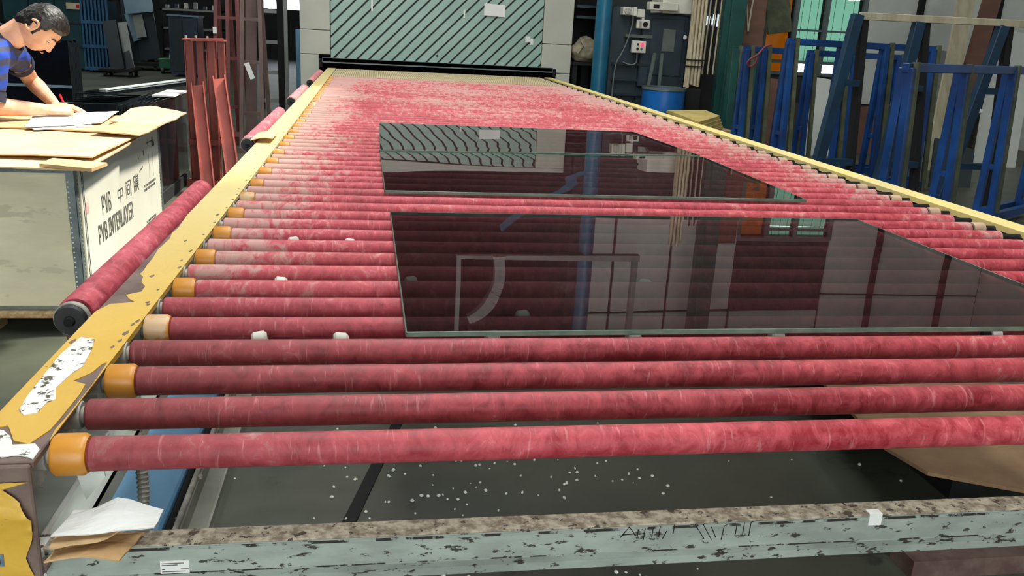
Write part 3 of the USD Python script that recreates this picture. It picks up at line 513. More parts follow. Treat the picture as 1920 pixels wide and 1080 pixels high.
m = MB(); m.box(CX0 + .01, CX1 - .028, CY0, CY0 + .008, CZ0 + .004, CZ1 - .02, .002); obj('front_panel', m, CRATEF, cr)
m = MB(); m.box(CX1 - .008, CX1, CY0 + .06, CY1 - .01, CZ0 + .004, CZ1 - .006, .002); sp = obj('side_panel', m, CRATER, cr, label='white side panel with stencilled lettering')
m = MB(); m.box(CX1 - .03, CX1 + .002, CY0 - .003, CY0, CZ0, CZ1 - .003); m.box(CX1, CX1 + .003, CY0 - .003, CY0 + .02, CZ0, CZ1 - .003)
for k in range(34):
    z = CZ0 + .012 + k * (CZ1 - CZ0 - .02) / 34; m.box(CX1 + .0005, CX1 + .0035, CY0 + .018, CY0 + .026, z, z + .008)
ge = obj('corner_strip', m, GALV, cr, label='galvanised perforated corner strip')
for k in range(26):
    z = CZ0 + .015 + k * (CZ1 - CZ0 - .05) / 26; m = MB(); m.tube((CX1 - .024, CY0 - .0045, z), (CX1 - .024, CY0 - .002, z), .0032, 8); obj('rivet', m, CRATER, ge)
m = MB(); m.box(CX0, CX1, CY0 - .004, CY0 + .03, CZ1 - .022, CZ1 - .004); m.box(CX1 - .03, CX1 + .003, CY0, CY1, CZ1 - .008, CZ1); obj('corner_strip', m, GALV, cr)
m = MB(); m.box(CX1 - .03, CX1 + .003, CY1 - .024, CY1 + .003, CZ0, CZ1 - .003)
for k in range(30):
    z = CZ0 + .012 + k * (CZ1 - CZ0 - .02) / 30; m.box(CX1 + .0005, CX1 + .0035, CY1 - .032, CY1 - .022, z, z + .009)
obj('corner_strip', m, GALV, cr)
m = MB(); m.box(CX0, CX1 + .002, CY0 - .006, CY0, CZ0, CZ0 + .012); m.box(CX1, CX1 + .006, CY0, CY1, CZ0, CZ0 + .012); obj('base_strip', m, GALV, cr)
m = MB(); m.box(CX1 - .0005, CX1 + .0015, CY0 + .078, CY0 + .081, CZ0, CZ1 - .02); m.box(CX1 - .0005, CX1 + .0015, CY0 + .094, CY0 + .096, CZ0, CZ1 - .02); obj('strap', m, DKS, sp)
UY, UZ = (0, 1, 0), (0, 0, 1)
def on_side(y, z): return (CX1 + .0001, y, z)
m = MB(); m.text('PVB INTERLAYER', .075, on_side(2.585, .30), UY, V(0, -.0, 1.0), .0012, True, .62); obj('lettering', m, INK, sp, label='stencilled PVB INTERLAYER')
m = MB(); m.text('PVB', .082, on_side(2.66, .405), UY, UZ, .0012, False, .62); obj('lettering', m, INK, sp, label='stencilled PVB')
def glyph(mb, strokes, y, z, w, h, t=.0055):
    for a, b in strokes:
        p, q = V(CX1 + .0006, y + a[0] * w, z + a[1] * h), V(CX1 + .0006, y + b[0] * w, z + b[1] * h); mb.bar(p, q, t, .0012, up=(1, 0, 0))
zhong = [((.1, .75), (.9, .75)), ((.1, .35), (.9, .35)), ((.1, .35), (.1, .75)), ((.9, .35), (.9, .75)), ((.5, 0), (.5, 1))]
jian = [((.1, 0), (.1, .8)), ((.1, .95), (.22, .85)), ((.3, .92), (.92, .92)), ((.92, 0), (.92, .92)), ((.92, 0), (.8, .04)), ((.32, .18), (.7, .18)), ((.32, .44), (.7, .44)), ((.32, .7), (.7, .7)), ((.32, .18), (.32, .7)), ((.7, .18), (.7, .7))]
mo = [((.08, 0), (.12, .95)), ((.34, 0), (.34, .95)), ((.1, .95), (.34, .95)), ((.1, .64), (.34, .64)), ((.1, .36), (.34, .36)), ((.44, .88), (.98, .88)), ((.58, .78), (.58, 1)), ((.83, .78), (.83, 1)), ((.5, .72), (.94, .72)), ((.5, .46), (.94, .46)), ((.5, .59), (.94, .59)), ((.5, .46), (.5, .72)), ((.94, .46), (.94, .72)), ((.42, .32), (.98, .32)), ((.71, .46), (.66, .25)), ((.66, .25), (.44, 0)), ((.72, .28), (.98, 0))]
for k, gl in enumerate((zhong, jian, mo)): m = MB(); glyph(m, gl, 2.895 + k * .135, .405, .095, .078); obj('lettering', m, INK, sp, label='stencilled Chinese character')
for k, (y, z, w) in enumerate(((3.36, .395, .24), (3.36, .375, .22), (3.36, .215, .20), (3.36, .20, .20))):
    m = MB()
    for q in range(11): m.box(CX1 - .0002, CX1 + .0012, y + q * w / 11, y + q * w / 11 + w / 11 * (.5 + .35 * ((q * 7 + k) % 3) / 2), z, z + .011)
    obj('small_print', m, INK, sp, kind='stuff')
for y, z in ((3.28, .545), (3.38, .55)): m = MB(); m.box(CX1 - .0002, CX1 + .0012, y, y + .012, z, z + .025); obj('handling_mark', m, INK, sp)
m = MB(); m.bar(on_side(3.29, .485), on_side(3.36, .50), .008, .001, up=(1, 0, 0)); obj('handling_mark', m, INK, sp); m = MB(); m.bar(on_side(3.48, .42), on_side(3.48, .62), .003, .001, up=(1, 0, 0)); obj('handling_mark', m, INK, sp); m = MB(); m.bar(on_side(3.56, .42), on_side(3.56, .62), .003, .001, up=(1, 0, 0))
m.bar(on_side(3.46, .60), on_side(3.58, .60), .006, .001, up=(1, 0, 0)); m.prism([(3.55, .57), (3.60, .62), (3.61, .57)], (CX1, 0, 0), (0, 1, 0), (0, 0, 1), .0012)
obj('handling_mark', m, INK, sp)
m = MB(); m.box(CX1 - .0002, CX1 + .0012, CY0 + .10, CY0 + .135, .455, .50); obj('red_mark', m, surf('faded_red_mark', (226, 150, 140), (230, 200, 190), rough=.7, scale=60), sp)

def bent(poly_fn, nx, ny): return np.array([[poly_fn(i / (nx - 1), j / (ny - 1)) for j in range(ny)] for i in range(nx)])
def quad_fn(a, b, c, d, bump=lambda u, v: 0):
    a, b, c, d = map(lambda p: V(*p), (a, b, c, d))
    return lambda u, v: (a * (1 - u) + b * u) * (1 - v) + (d * (1 - u) + c * u) * v + V(0, 0, bump(u, v))
nz = lambda u, v, s, a: a * (meshkit.noise(V(u * 5, v * 5, s)) - .5)
Z = CZ1
m = MB(); m.sheet(bent(quad_fn((-1.62, 2.30, Z + .008), (-.64, 2.27, Z + .004), (-.66, 3.1, Z + .006), (-1.62, 3.1, Z + .006), lambda u, v: nz(u, v, 1, .008) + .003), 14, 10), .006)
single('cardboard_sheet', m, CARD2, 'cardboard sheet overhanging the front edge of the crate', 'cardboard', 'flattened cardboard on the crate')
m = MB(); m.sheet(bent(quad_fn((-1.62, 2.50, Z + .026), (-.655, 2.42, Z + .030), (-.66, 3.30, Z + .022), (-1.62, 3.35, Z + .022), lambda u, v: nz(u, v, 2, .006)), 14, 10), .006)
single('cardboard_sheet', m, CARD2, 'wide pale cardboard sheet on the crate under the white papers', 'cardboard', 'flattened cardboard on the crate')
m = MB(); m.sheet(bent(quad_fn((-.80, 2.29, Z + .018), (-.60, 2.22, Z + .012), (-.585, 2.36, Z + .012), (-.79, 2.40, Z + .022), lambda u, v: .004 * u), 8, 6), .012)
single('cardboard_flap', m, CARD, 'folded cardboard strip at the crate front corner', 'cardboard')
m = MB(); m.sheet(bent(quad_fn((-1.50, 3.25, Z + .034), (-.65, 3.12, Z + .034), (-.66, 3.86, Z + .030), (-1.5, 3.86, Z + .03), lambda u, v: nz(u, v, 3, .006)), 12, 10), .006)
single('cardboard_sheet', m, CARD, 'rear cardboard sheet under the man\'s forearms on the crate', 'cardboard', 'flattened cardboard on the crate')
m = MB(); m.sheet(bent(quad_fn((-.86, 3.42, Z + .05), (-.61, 3.30, Z + .045), (-.60, 3.92, Z + .048), (-.90, 3.98, Z + .058), lambda u, v: .02 * math.sin(u * 3.1) * v + nz(u, v, 4, .01)), 10, 10), .006)
single('cardboard_flap', m, CARD2, 'curled cardboard flap at the back right corner of the crate', 'cardboard')
m = MB(); m.sheet(bent(quad_fn((-.84, 3.05, Z + .048), (-.62, 2.98, Z + .044), (-.61, 3.34, Z + .046), (-.80, 3.44, Z + .052), lambda u, v: nz(u, v, 5, .008)), 8, 8), .005)
single('cardboard_flap', m, CARD, 'torn cardboard flap on the right edge of the crate top', 'cardboard')
PZ = Z + .040
m = MB(); m.sheet(bent(quad_fn((-1.14, 3.13, PZ + .006), (-.89, 3.38, PZ + .006), (-.95, 3.92, PZ + .010), (-1.27, 3.60, PZ + .008), lambda u, v: nz(u, v, 6, .004)), 8, 8), .0015)
single('paper_sheet', m, WHITE, 'white sheet of paper the man is writing on', 'paper')
m = MB(); m.sheet(bent(quad_fn((-1.20, 3.28, PZ - .002), (-1.10, 3.12, PZ - .002), (-.90, 3.30, PZ + .0), (-1.0, 3.5, PZ)), 5, 5), .003)
single('paper_pad', m, WHITE, 'paper pad lying under the written sheet', 'paper')

# ================================================================ LEFT MIDDLE DISTANCE
def packs(name, label, x0, x1, y, z0, z1, n, lean, mat, top, dy=.02):
    t = thing(name, label, 'glass stack', ((x0 + x1) / 2, y, z0), 'packs of dark glass behind the crate')
    for k in range(n):
        yy = y + k * dy; h = .0 + .03 * ((k * 5) % 3) / 2
        m = MB(); m.bar((x0 + h, yy, z0), (x0 + h, yy, z1 - h), .008, .008); m2 = MB()
        m2.box(x0 + h, x1 - h * .5, yy, yy + dy * .55, z0, z1 - h); obj('glass_sheet', m2, mat, t)
        m3_ = MB(); m3_.box(x0 + h, x1 - h * .5, yy + .001, yy + dy * .5, z1 - h, z1 - h + .003); obj('top_edge', m3_, top if k % 4 == 0 else BLKG, t)
    m = MB(); m.box(x0 - .02, x1 + .02, y - .03, y + n * dy + .03, z0 - .05, z0); m.box(x0, x0 + .06, y, y + n * dy, 0, z0 - .05); m.box(x1 - .06, x1, y, y + n * dy, 0, z0 - .05); obj('stand', m, SOOT, t)
    return t
packs('glass_pack', 'low pack of thin black glass sheets with pale top edges behind the crate', -1.70, -1.24, 5.3, .12, .60, 16, 0, BLKG, DKS, .05)
t = thing('glass_pack', 'upright black glass sheets under an added white sheet for their lit tops beside the red oxide frame', 'glass stack', (-1.02, 5.2, 0))
for k in range(14):
    x = -1.19 + k * .016; m = MB(); m.box(x, x + .010, 4.75, 5.75, .08, .66 - .01 * (k % 3)); obj('glass_sheet', m, BLKG, t)
m = MB(); m.box(-1.10, -.955, 5.30, 5.78, .665, .675); obj('lit_top_sheet', m, WHITE, t, label='added white sheet painting the lit tops')  # added white sheet: sunlit tops of the glass put into its colour
m = MB(); m.box(-1.20, -.96, 4.75, 5.75, 0, .08); obj('stand', m, SOOT, t)
for k in range(3):
    a, b = V(-1.52 + .03 * k, 5.35 + .05 * k, .66 + .012 * k), V(-1.10, 6.35 + .06 * k, .685 + .012 * k)
    m = MB(); m.bar(a, b, (.22, .16, .05)[k], .008); single('glass_offcut', m, (BLKG, BLKG, GLEDGE)[k], ('lowest dark glass strip lying across the low black glass pack', 'middle dark glass strip lying across the low black glass pack', 'top glass strip, pale to paint a lit edge, lying across the low black glass pack')[k], 'glass strip')  # topmost strip is pale: the lit edge put into its colour
t = thing('glass_stack', 'tall scratched navy glass stack standing behind the man\'s face', 'glass stack', (-2.6, 6.6, 0))
for k in range(8):
    m = MB(); m.box(-3.15 + .02 * (k % 2), -1.99, 6.5 + k * .035, 6.53 + k * .035, .08, .965 - .008 * (k % 3)); obj('glass_sheet', m, NAVYG, t)
m = MB(); m.box(-3.2, -1.985, 6.48, 6.5, .60, .62); obj('strap', m, PALES, t); m = MB(); m.box(-3.2, -1.98, 6.5, 6.8, 0, .08); obj('stand', m, SOOT, t)

# red oxide frame: two channel uprights under a cap plate, with two raking channel struts
def channel(m, p0, p1, w, d, t, side):
    """C section: web of width w across 'side', flanges of depth d"""
    p0, p1, sd = V(*p0), V(*p1), nrm(side); a = nrm(p1 - p0); sd = nrm(sd - a * (a @ sd)); fr = np.cross(a, sd)
    m.bar(p0, p1, w, t, up=fr)
    for s in (-1, 1):
        o = sd * s * (w / 2 - t / 2) + fr * d / 2; m.bar(p0 + o, p1 + o, t, d, up=fr)
t = thing('red_oxide_frame', 'red oxide painted steel frame of two channel uprights with raking struts', 'steel frame', (-.82, 5.7, 0))
for x in (-.893, -.745):
    m = MB(); m.box(x - .032, x + .032, 5.62, 5.628, 0, 1.045); m.box(x + .026, x + .034, 5.56, 5.62, 0, 1.045); m.box(x - .034, x - .028, 5.60, 5.62, 0, 1.045); obj('upright', m, REDP, t)
    m = MB(); m.box(x + .040, x + .088, 5.65, 5.658, 0, 1.04); m.box(x + .082, x + .09, 5.62, 5.66, 0, 1.04); obj('back_upright', m, REDP, t)
m = MB(); m.box(-.93, -.645, 5.55, 5.69, 1.045, 1.055); m.bar((-.87, 5.54, 1.05), (-.65, 5.58, 1.058), .03, .02); cp = obj('cap_plate', m, REDP, t, label='cap plate with bolts')
for x in (-.925, -.855, -.775):
    m = MB(); m.tube((x, 5.66, 1.055), (x, 5.66, 1.075), .008, 8); obj('bolt', m, STEEL, cp)
for (px0, px1, zt_) in (((372, 160), (392, 350), .71), ((412, 148), (438, 330), .77)):
    a = at(*px0, 1, 5.56); b = at(*px1, 1, 5.10)
    m = MB(); channel(m, (a[0], 5.56, a[2]), (b[0], 5.10, b[2]), .088, .05, .008, (1, 0, 0)); obj('strut', m, REDP, t)
    e = a + (b - a) * 1.35; m = MB(); channel(m, b, e, .088, .05, .008, (1, 0, 0)); obj('strut', m, REDP, t)
m = MB(); m.bar((-.93, 5.6, .32), (-.62, 5.6, .32), .03, .04); obj('cross_bar', m, REDP, t); m = MB(); m.bar((-.95, 5.6, .02), (-.60, 5.6, .02), .12, .04); obj('base_bar', m, REDP, t)
# maroon racks
def tall_rack(name, label, xs, y, mat, top=1.75, n=None, group=None, taper=.10):
    t = thing(name, label, 'steel rack', (np.mean(xs), y, 0), group)
    for x in xs:
        m = MB(); m.bar((x, y - .32, 0), (x + (np.mean(xs) - x) * taper * 3, y, top), .035, .035); obj('leg', m, mat, t)
        m = MB(); m.bar((x, y + .32, 0), (x + (np.mean(xs) - x) * taper * 3, y, top), .035, .035); obj('leg', m, mat, t)
    for z in (.06, .36, .82, 1.2, 1.6):
        f = 1 - z / top; w0, w1 = min(xs), max(xs); c = np.mean(xs); sc = 1 - taper * 3 * z / top
        m = MB(); m.bar((c + (w0 - c) * sc, y - .32 * f, z), (c + (w1 - c) * sc, y - .32 * f, z), .03, .03); obj('rung', m, mat, t)
    m = MB(); m.box(min(xs) - .02, max(xs) + .02, y - .36, y + .36, 0, .05); obj('base', m, mat, t)
    return t
tall_rack('tall_rack', 'tall narrow maroon steel rack behind the red oxide frame', (-1.13, -.99, -.87), 8.15, MAROON)
t = tall_rack('tall_rack', 'dusty maroon tapering rack nearest the roller table', (-.80, -.60), 7.6, MAROON2)
m = MB(); m.bar((-.74, 7.55, .1), (-.70, 7.6, 1.6), .10, .012, up=(0, 1, 0)); obj('back_plate', m, MAROON2, t)
m = MB(); m.bar(at(462, 118, 1, 7.4), at(474, 148, 1, 7.4), .045, .004, up=(0, 1, 0)); single('hanging_paper', m, WHITE, 'white paper strip hanging on the dusty maroon rack', 'paper')
m = MB(); m.box(-1.125, -1.09, 7.985, 8.006, 1.05, 1.11); single('paper_tag', m, WHITE, 'small white tag on the tall maroon rack', 'tag')
t = thing('ladder_rack', 'dark steel rack with pale rungs standing left of the furnace', 'steel rack', (-.9, 11.5, 0))
m = MB(); m.box(-.87, -.79, 11.45, 11.55, 0, 2.4, .004); obj('post', m, SOOT, t); m = MB(); m.box(-.78, -.73, 11.44, 11.47, 0, 2.4, .003); obj('post', m, GREYS, t, label='pale post')
m = MB(); m.box(-1.12, -1.06, 11.45, 11.55, 0, 2.4, .004); obj('post', m, DKS, t)
for z in (.12, .50, .90, 1.30, 1.7, 2.1):
    m = MB(); m.box(-1.06, -.87, 11.44, 11.48, z - .025, z + .025); obj('rung', m, GREYS, t)
m = MB(); m.box(-.64, -.53, 11.6, 11.9, 0, 1.08, .004); single('light_blue_panel', m, BLUES, 'light blue sheet metal panel against the furnace side', 'panel')

# ================================================================ LEFT FAR HALL
y = 17.6
t = thing('teal_cabinet', 'dark teal panelled cabinet far behind the man\'s head', 'cabinet', (-5.6, y, 0))
for k in range(3):
    m = MB(); m.box(-6.6 + .47 * k, -6.14 + .47 * k, y, y + .5, .05, 1.95, .01); obj('panel', m, TEALD, t)
for z in (.45, .9, 1.35): m = MB(); m.box(-6.6, -5.18, y - .02, y, z, z + .03); obj('seam_bar', m, DKS, t)
m = MB(); m.box(-6.6, -5.18, y + .02, y + .48, 0, .05); obj('plinth', m, SOOT, t)
m = MB(); m.box(-5.44, -5.16, y - .035, y - .022, 1.17, 1.29); sg = single('notice_sign', m, surf('beige_sign', (190, 180, 150), (176, 166, 138), rough=.6, scale=4), 'small beige notice with a red mark on the teal cabinet', 'sign')
m = MB(); m.box(-5.26, -5.2, y - .04, y - .035, 1.20, 1.26); obj('red_mark', m, REDC, sg)
t = thing('blue_cage', 'tall blue slatted steel cage right of the teal cabinet', 'cage', (-4.88, 17.4, 0))
for k, x in enumerate(np.linspace(-5.12, -4.66, 8)):
    m = MB(); m.box(x - .018, x + .018, 17.38, 17.42, .06, 1.5); obj('upright', m, CAGEB, t)
for z in (.08, .5, .95, 1.42): m = MB(); m.box(-5.14, -4.64, 17.36, 17.44, z - .03, z + .03); obj('rail', m, CAGEB, t)
m = MB(); m.box(-5.12, -4.66, 17.5, 18.1, .08, 1.35); obj('inner_panel', m, surf('cage_back', (26, 62, 92), (20, 50, 78), rough=.5, scale=2), t)
for x in (-5.05, -4.72): m = MB(); m.tube((x, 17.4, .04), (x + .06, 17.4, .04), .04, 14); obj('wheel', m, BLACKR, t)
t = thing('sheet_trolley', 'low trolley carrying leaning grey glass sheets in the far hall', 'trolley', (-4.3, 16.6, 0))
m = MB(); m.box(-4.62, -4.0, 16.4, 17.0, .10, .14); obj('deck', m, SOOT, t)
for x in (-4.55, -4.1):
    for yy_ in (16.5, 16.9): m = MB(); m.tube((x, yy_, .05), (x + .05, yy_, .05), .05, 12); obj('wheel', m, BLACKR, t)
for k, (xa_, w, h, mt) in enumerate(((-4.52, .23, .86, DKS), (-4.42, .12, .78, PALES), (-4.36, .22, .48, DKS), (-4.30, .16, .84, GREYS))):
    m = MB(); m.bar((xa_ + w / 2 + .12, 16.45 + .05 * k, .145), (xa_ + w / 2 - .02, 16.65 + .05 * k, .145 + h), w, .012, up=(0, 1, 0)); obj('glass_sheet', m, mt, t)
t = thing('sheet_rack', 'black leaning rack with large pale blue and grey glass sheets, far hall', 'rack', (-4.4, 19, 0))
yb = 19.0
for k, (a, b, w, mt) in enumerate((((252, 118), (236, -30), .30, DKS), ((283, 112), (268, 24), .42, DKS), ((258, 76), (240, 25), .16, PALES), ((266, 70), (257, 28), .20, GREYS), ((262, 24), (256, -10), .56, PALES))):
    p, q = at(*a, 1, yb - .06 * k), at(*b, 1, yb + .05 - .06 * k); m = MB(); m.bar(p, q, w, .012, up=(0, 1, 0)); obj('glass_sheet', m, mt, t)
for a, b in (((238, 126), (214, -20)), ((284, 120), (270, -20))):
    m = MB(); m.bar(at(*a, 1, 19.2), at(*b, 1, 19.3), .12, .1, up=(0, 1, 0)); obj('post', m, SOOT, t)
m = MB(); m.box(-4.85, -4.0, 18.6, 19.5, .10, .16); obj('deck', m, SOOT, t)
for x in (-4.7, -4.15): m = MB(); m.tube((x, 18.7, .05), (x + .05, 18.7, .05), .05, 12); obj('wheel', m, BLACKR, t)
t = thing('green_trolley', 'green trolley base with black wheels in the far hall', 'trolley', (-3.65, 18.2, 0))
m = MB(); m.box(-3.9, -3.4, 18.0, 18.5, .10, .30, .01); obj('deck', m, GREEN, t)
for x in (-3.85, -3.5): m = MB(); m.tube((x, 17.98, .06), (x + .05, 17.98, .06), .06, 12); obj('wheel', m, BLACKR, t)
for k in range(3): m = MB(); m.bar((-3.72 + .1 * k, 18.2, .3), (-3.66 + .1 * k, 18.3, .75), .03, .012, up=(0, 1, 0)); obj('glass_strip', m, PALES, t)
t = thing('workshop_cabinet', 'dark blue workshop cabinet with a pale top edge in the far hall', 'cabinet', (-3.25, 17.2, 0))
m = MB(); m.box(-3.5, -2.95, 17.2, 17.8, .04, 1.14, .01); obj('body', m, surf('navy_cabinet', (34, 48, 72), (28, 40, 60), rough=.45, scale=3), t); m = MB(); m.box(-3.52, -2.93, 17.17, 17.82, 1.14, 1.17); obj('top', m, PALES, t); m = MB(); m.box(-3.46, -3.24, 17.18, 17.2, .1, 1.1, .004); obj('door', m, DKS, t)
t = thing('storage_shelf', 'shelf with rows of small parts in the far hall', 'shelf', (-3.6, 20, 0))
for z in (.4, .85, 1.25, 1.7): m = MB(); m.box(-4.2, -2.9, 19.8, 20.3, z, z + .04); obj('shelf_board', m, GREYS, t)
for x in (-4.2, -2.94): m = MB(); m.box(x, x + .04, 19.8, 20.3, 0, 2.2); obj('post', m, SOOT, t)
for k in range(6):
    x = -4.12 + .2 * k; h = .08 + .07 * ((k * 5) % 4) / 3; m = MB(); m.box(x, x + .07, 19.9, 20.05, 1.292, 1.292 + h, .008); single('parts_bin', m, (GREYS, CABD, CREAMB)[k % 3], ('first', 'second', 'third', 'fourth', 'fifth', 'last')[k] + ' small bin from the left on the far hall shelf', 'bin')

# ================================================================ RIGHT OF THE FURNACE
t = thing('blue_column', 'round teal blue steel column beside the furnace', 'column', (3.024, 9.0, 0))
m = MB(); m.tube((3.024, 9.0, 0), (3.024, 9.0, CEIL), .092, 32); obj('shaft', m, COLB, t, smooth=40)
m = MB(); m.bar((3.024, 9.0, 1.75), (2.1, 9.9, 2.7), .07, .07); obj('brace', m, COLB, t); m = MB(); m.box(2.89, 3.16, 8.87, 9.13, 0, .02); obj('foot_plate', m, COLB, t)
t = thing('control_cabinet', 'dark blue grey control cabinet with a grey window plate, right of the column', 'control cabinet', (3.6, 9.3, 0))
m = MB(); m.box(3.14, 3.52, 9.08, 9.6, .3, 1.55, .01); m.box(3.50, 4.06, 9.0, 9.6, .66, 1.49, .012); m.box(3.50, 4.06, 9.04, 9.6, .2, .66, .01); obj('body', m, CABD, t)
m = MB(); m.box(3.60, 4.0, 8.985, 9.0, .80, 1.44, .005); d = obj('door', m, CABD, t); m = MB(); m.box(3.745, 3.895, 8.975, 8.985, 1.075, 1.325, .003); obj('window_plate', m, CABP, d)
m = MB(); m.lathe((4.02, 9.0, 1.245), (0, -1, 0), [(0, .024), (.012, .024), (.016, .018), (.016, 0)], 20); obj('gauge', m, WHITE, d, smooth=40, label='round white gauge')
for z in (.90, .72, .55): m = MB(); m.box(3.18, 4.0, 8.99 if z > .8 else 9.02, 9.09, z, z + .025); obj('rail', m, DKS, t)
m = MB(); m.box(3.30, 3.62, 8.98, 9.08, 1.215, 1.25); obj('shelf_rail', m, CABP, t)
m = MB(); m.box(3.70, 4.06, 8.95, 9.4, 1.50, 1.75, .01); obj('top_box', m, CREAMB, t)
t = thing('cream_junction_box', 'long cream junction box with a dark socket on top of the control cabinet', 'junction box', (3.7, 8.9, 1.52))
m = MB(); m.box(3.52, 3.86, 8.86, 9.0, 1.525, 1.615, .008); obj('box', m, CREAMB, t); m = MB(); m.box(3.56, 3.63, 8.852, 8.862, 1.545, 1.59, .004); obj('socket', m, SOOT, t)
t = thing('meter_pair', 'pair of cream meter boxes beside the teal column', 'meter', (3.32, 9.0, 1.45))
m = MB(); m.box(3.235, 3.33, 8.95, 9.08, 1.455, 1.545, .008); m.box(3.33, 3.36, 8.98, 9.08, 1.46, 1.53); m.box(3.36, 3.40, 8.94, 9.08, 1.45, 1.55, .006); obj('box', m, CREAMB, t); m = MB(); m.lathe((3.285, 8.95, 1.50), (0, -1, 0), [(0, .034), (.02, .034), (.02, 0)], 18); obj('dial', m, STEEL, t, smooth=40); m = MB(); m.box(3.41, 3.50, 8.96, 9.08, 1.44, 1.53, .006); obj('side_box', m, CREAMB, t)
t = thing('rotary_switch', 'cream rotary switch box with a black knob below the meters', 'switch', (3.49, 9.0, 1.36))
m = MB(); m.box(3.413, 3.570, 8.96, 9.0 - .001, 1.318, 1.415, .006); obj('box', m, CREAMB, t); m = MB(); m.lathe((3.515, 8.96, 1.367), (0, -1, 0), [(0, .03), (.018, .027), (.018, 0)], 20); k = obj('knob', m, SOOT, t, smooth=40); m = MB(); m.box(3.44, 3.47, 8.955, 8.962, 1.33, 1.40); obj('plate', m, STEEL, t)
m = MB(); m.box(3.47, 3.50, 8.97, 9.05, 1.41, 1.46); obj('neck', m, CREAMB, t)
t = thing('push_button_box', 'cream push button box with a glowing red lamp', 'push button box', (3.455, 8.97, 1.11))
m = MB(); m.box(3.372, 3.540, 8.93, 8.985, 1.045, 1.180, .006); obj('box', m, CREAMB, t)
for (x, z, mt, nm, r) in ((3.437, 1.142, SOOT, 'button', .012), (3.490, 1.142, REDL, 'indicator_lamp', .019), (3.437, 1.092, SOOT, 'button', .014), (3.483, 1.092, GREENL, 'button', .012)):
    m = MB(); m.lathe((x, 8.93, z), (0, -1, 0), [(0, r), (.012, r), (.014, r * .7), (.014, 0)], 16); obj(nm, m, mt, t, smooth=40)
def cable(name, pts, r, mat, label, cat='cable'):
    m = MB(); m.path(spline(pts, 28), r, 8); return single(name, m, mat, label, cat, smooth=True)
cable('grey_cable', [(3.445, 8.955, 1.045), (3.448, 8.955, .97), (3.43, 8.955, .92), (3.37, 8.96, .91), (3.29, 8.98, .935)], .008, CABP, 'grey cable looping below the push button box')
cable('conduit_pipe', [(3.36, 8.97, 1.46), (3.34, 8.97, 1.25), (3.26, 8.97, 1.02), (3.20, 8.97, .86), (3.19, 8.97, .4), (3.19, 8.97, .02)], .010, CABP, 'thin grey conduit running down the control cabinet')
t = thing('blue_drum', 'open blue plastic drum standing before the control cabinet', 'drum', (3.70, 8.55, 0))
xl, xr = at(1207, 160, 1, 8.55)[0], at(1284, 160, 1, 8.55)[0]; rc = (xr - xl) / 2; xc = (xl + xr) / 2; zt_ = at(1245, 163, 1, 8.55)[2]
m = MB(); m.lathe((xc, 8.55, 0), (0, 0, 1), [(0, 0), (0, rc * .95), (.02, rc), (zt_ * .33, rc), (zt_ * .36, rc * 1.02), (zt_ * .39, rc), (zt_ * .66, rc), (zt_ * .69, rc * 1.02), (zt_ * .72, rc), (zt_ - .02, rc), (zt_ - .02, rc * .96), (.06, rc * .95), (.06, 0)], 40); obj('body', m, DRUM, t, smooth=35)
m = MB(); m.lathe((xc, 8.55, zt_ - .03), (0, 0, 1), [(0, rc + .001), (0, rc * 1.04), (.03, rc * 1.04), (.03, rc * .97), (0, rc * .97)], 40); obj('rim', m, CABP, t, smooth=35)
for k, (x0_, x1_) in enumerate(((-.05, -.14), (.04, .05))):
    m = MB(); m.bar((xc + x0_, 8.86, zt_ + .36), (xc + x1_ , 8.90, .05), .035, .025); single('grey_stake', m, CABP, ('grey steel stake leaning left behind the blue drum', 'upright grey steel stake behind the blue drum')[k], 'stake')
m = MB(); g = trimesh.creation.icosphere(4); v = np.array(g.vertices); n_ = meshkit.fbm(v * 1.6 + 3, 4, 5); v = v * (1 + .45 * (n_[:, None] - .5)) * V(.17, .16, .17); v[:, 2] = np.maximum(v[:, 2], -.12); m.add(v + V(2.965, 9.54, 1.02), g.faces)
t = thing('dusty_sack', 'dusty beige sack on a dark shelf between furnace and column', 'sack', (2.93, 9.52, .85)); obj('bag', m, BAGM, t, smooth=True)
m = MB(); m.path([V(2.86, 9.40, 1.18), V(2.90, 9.37, 1.10), V(2.84, 9.37, 1.0)], .012, 8); obj('tied_neck', m, BAGM, t, smooth=True)
t = thing('dark_shelf', 'dark shelf under the dusty sack', 'shelf', (2.98, 9.5, 0))
m = MB(); m.box(2.80, 3.12, 9.35, 9.75, .86, .895); obj('board', m, SOOT, t)
for x in (2.81, 3.08): m = MB(); m.box(x, x + .03, 9.36, 9.74, 0, .86); obj('side', m, SOOT, t)
m = MB(); m.box(2.80, 3.12, 9.72, 9.76, .895, 1.7); obj('back', m, SOOT, t)
for z in (1.40, 1.52): m = MB(); m.box(2.80, 3.12, 9.4, 9.72, z, z + .03); obj('board', m, CABD, t)
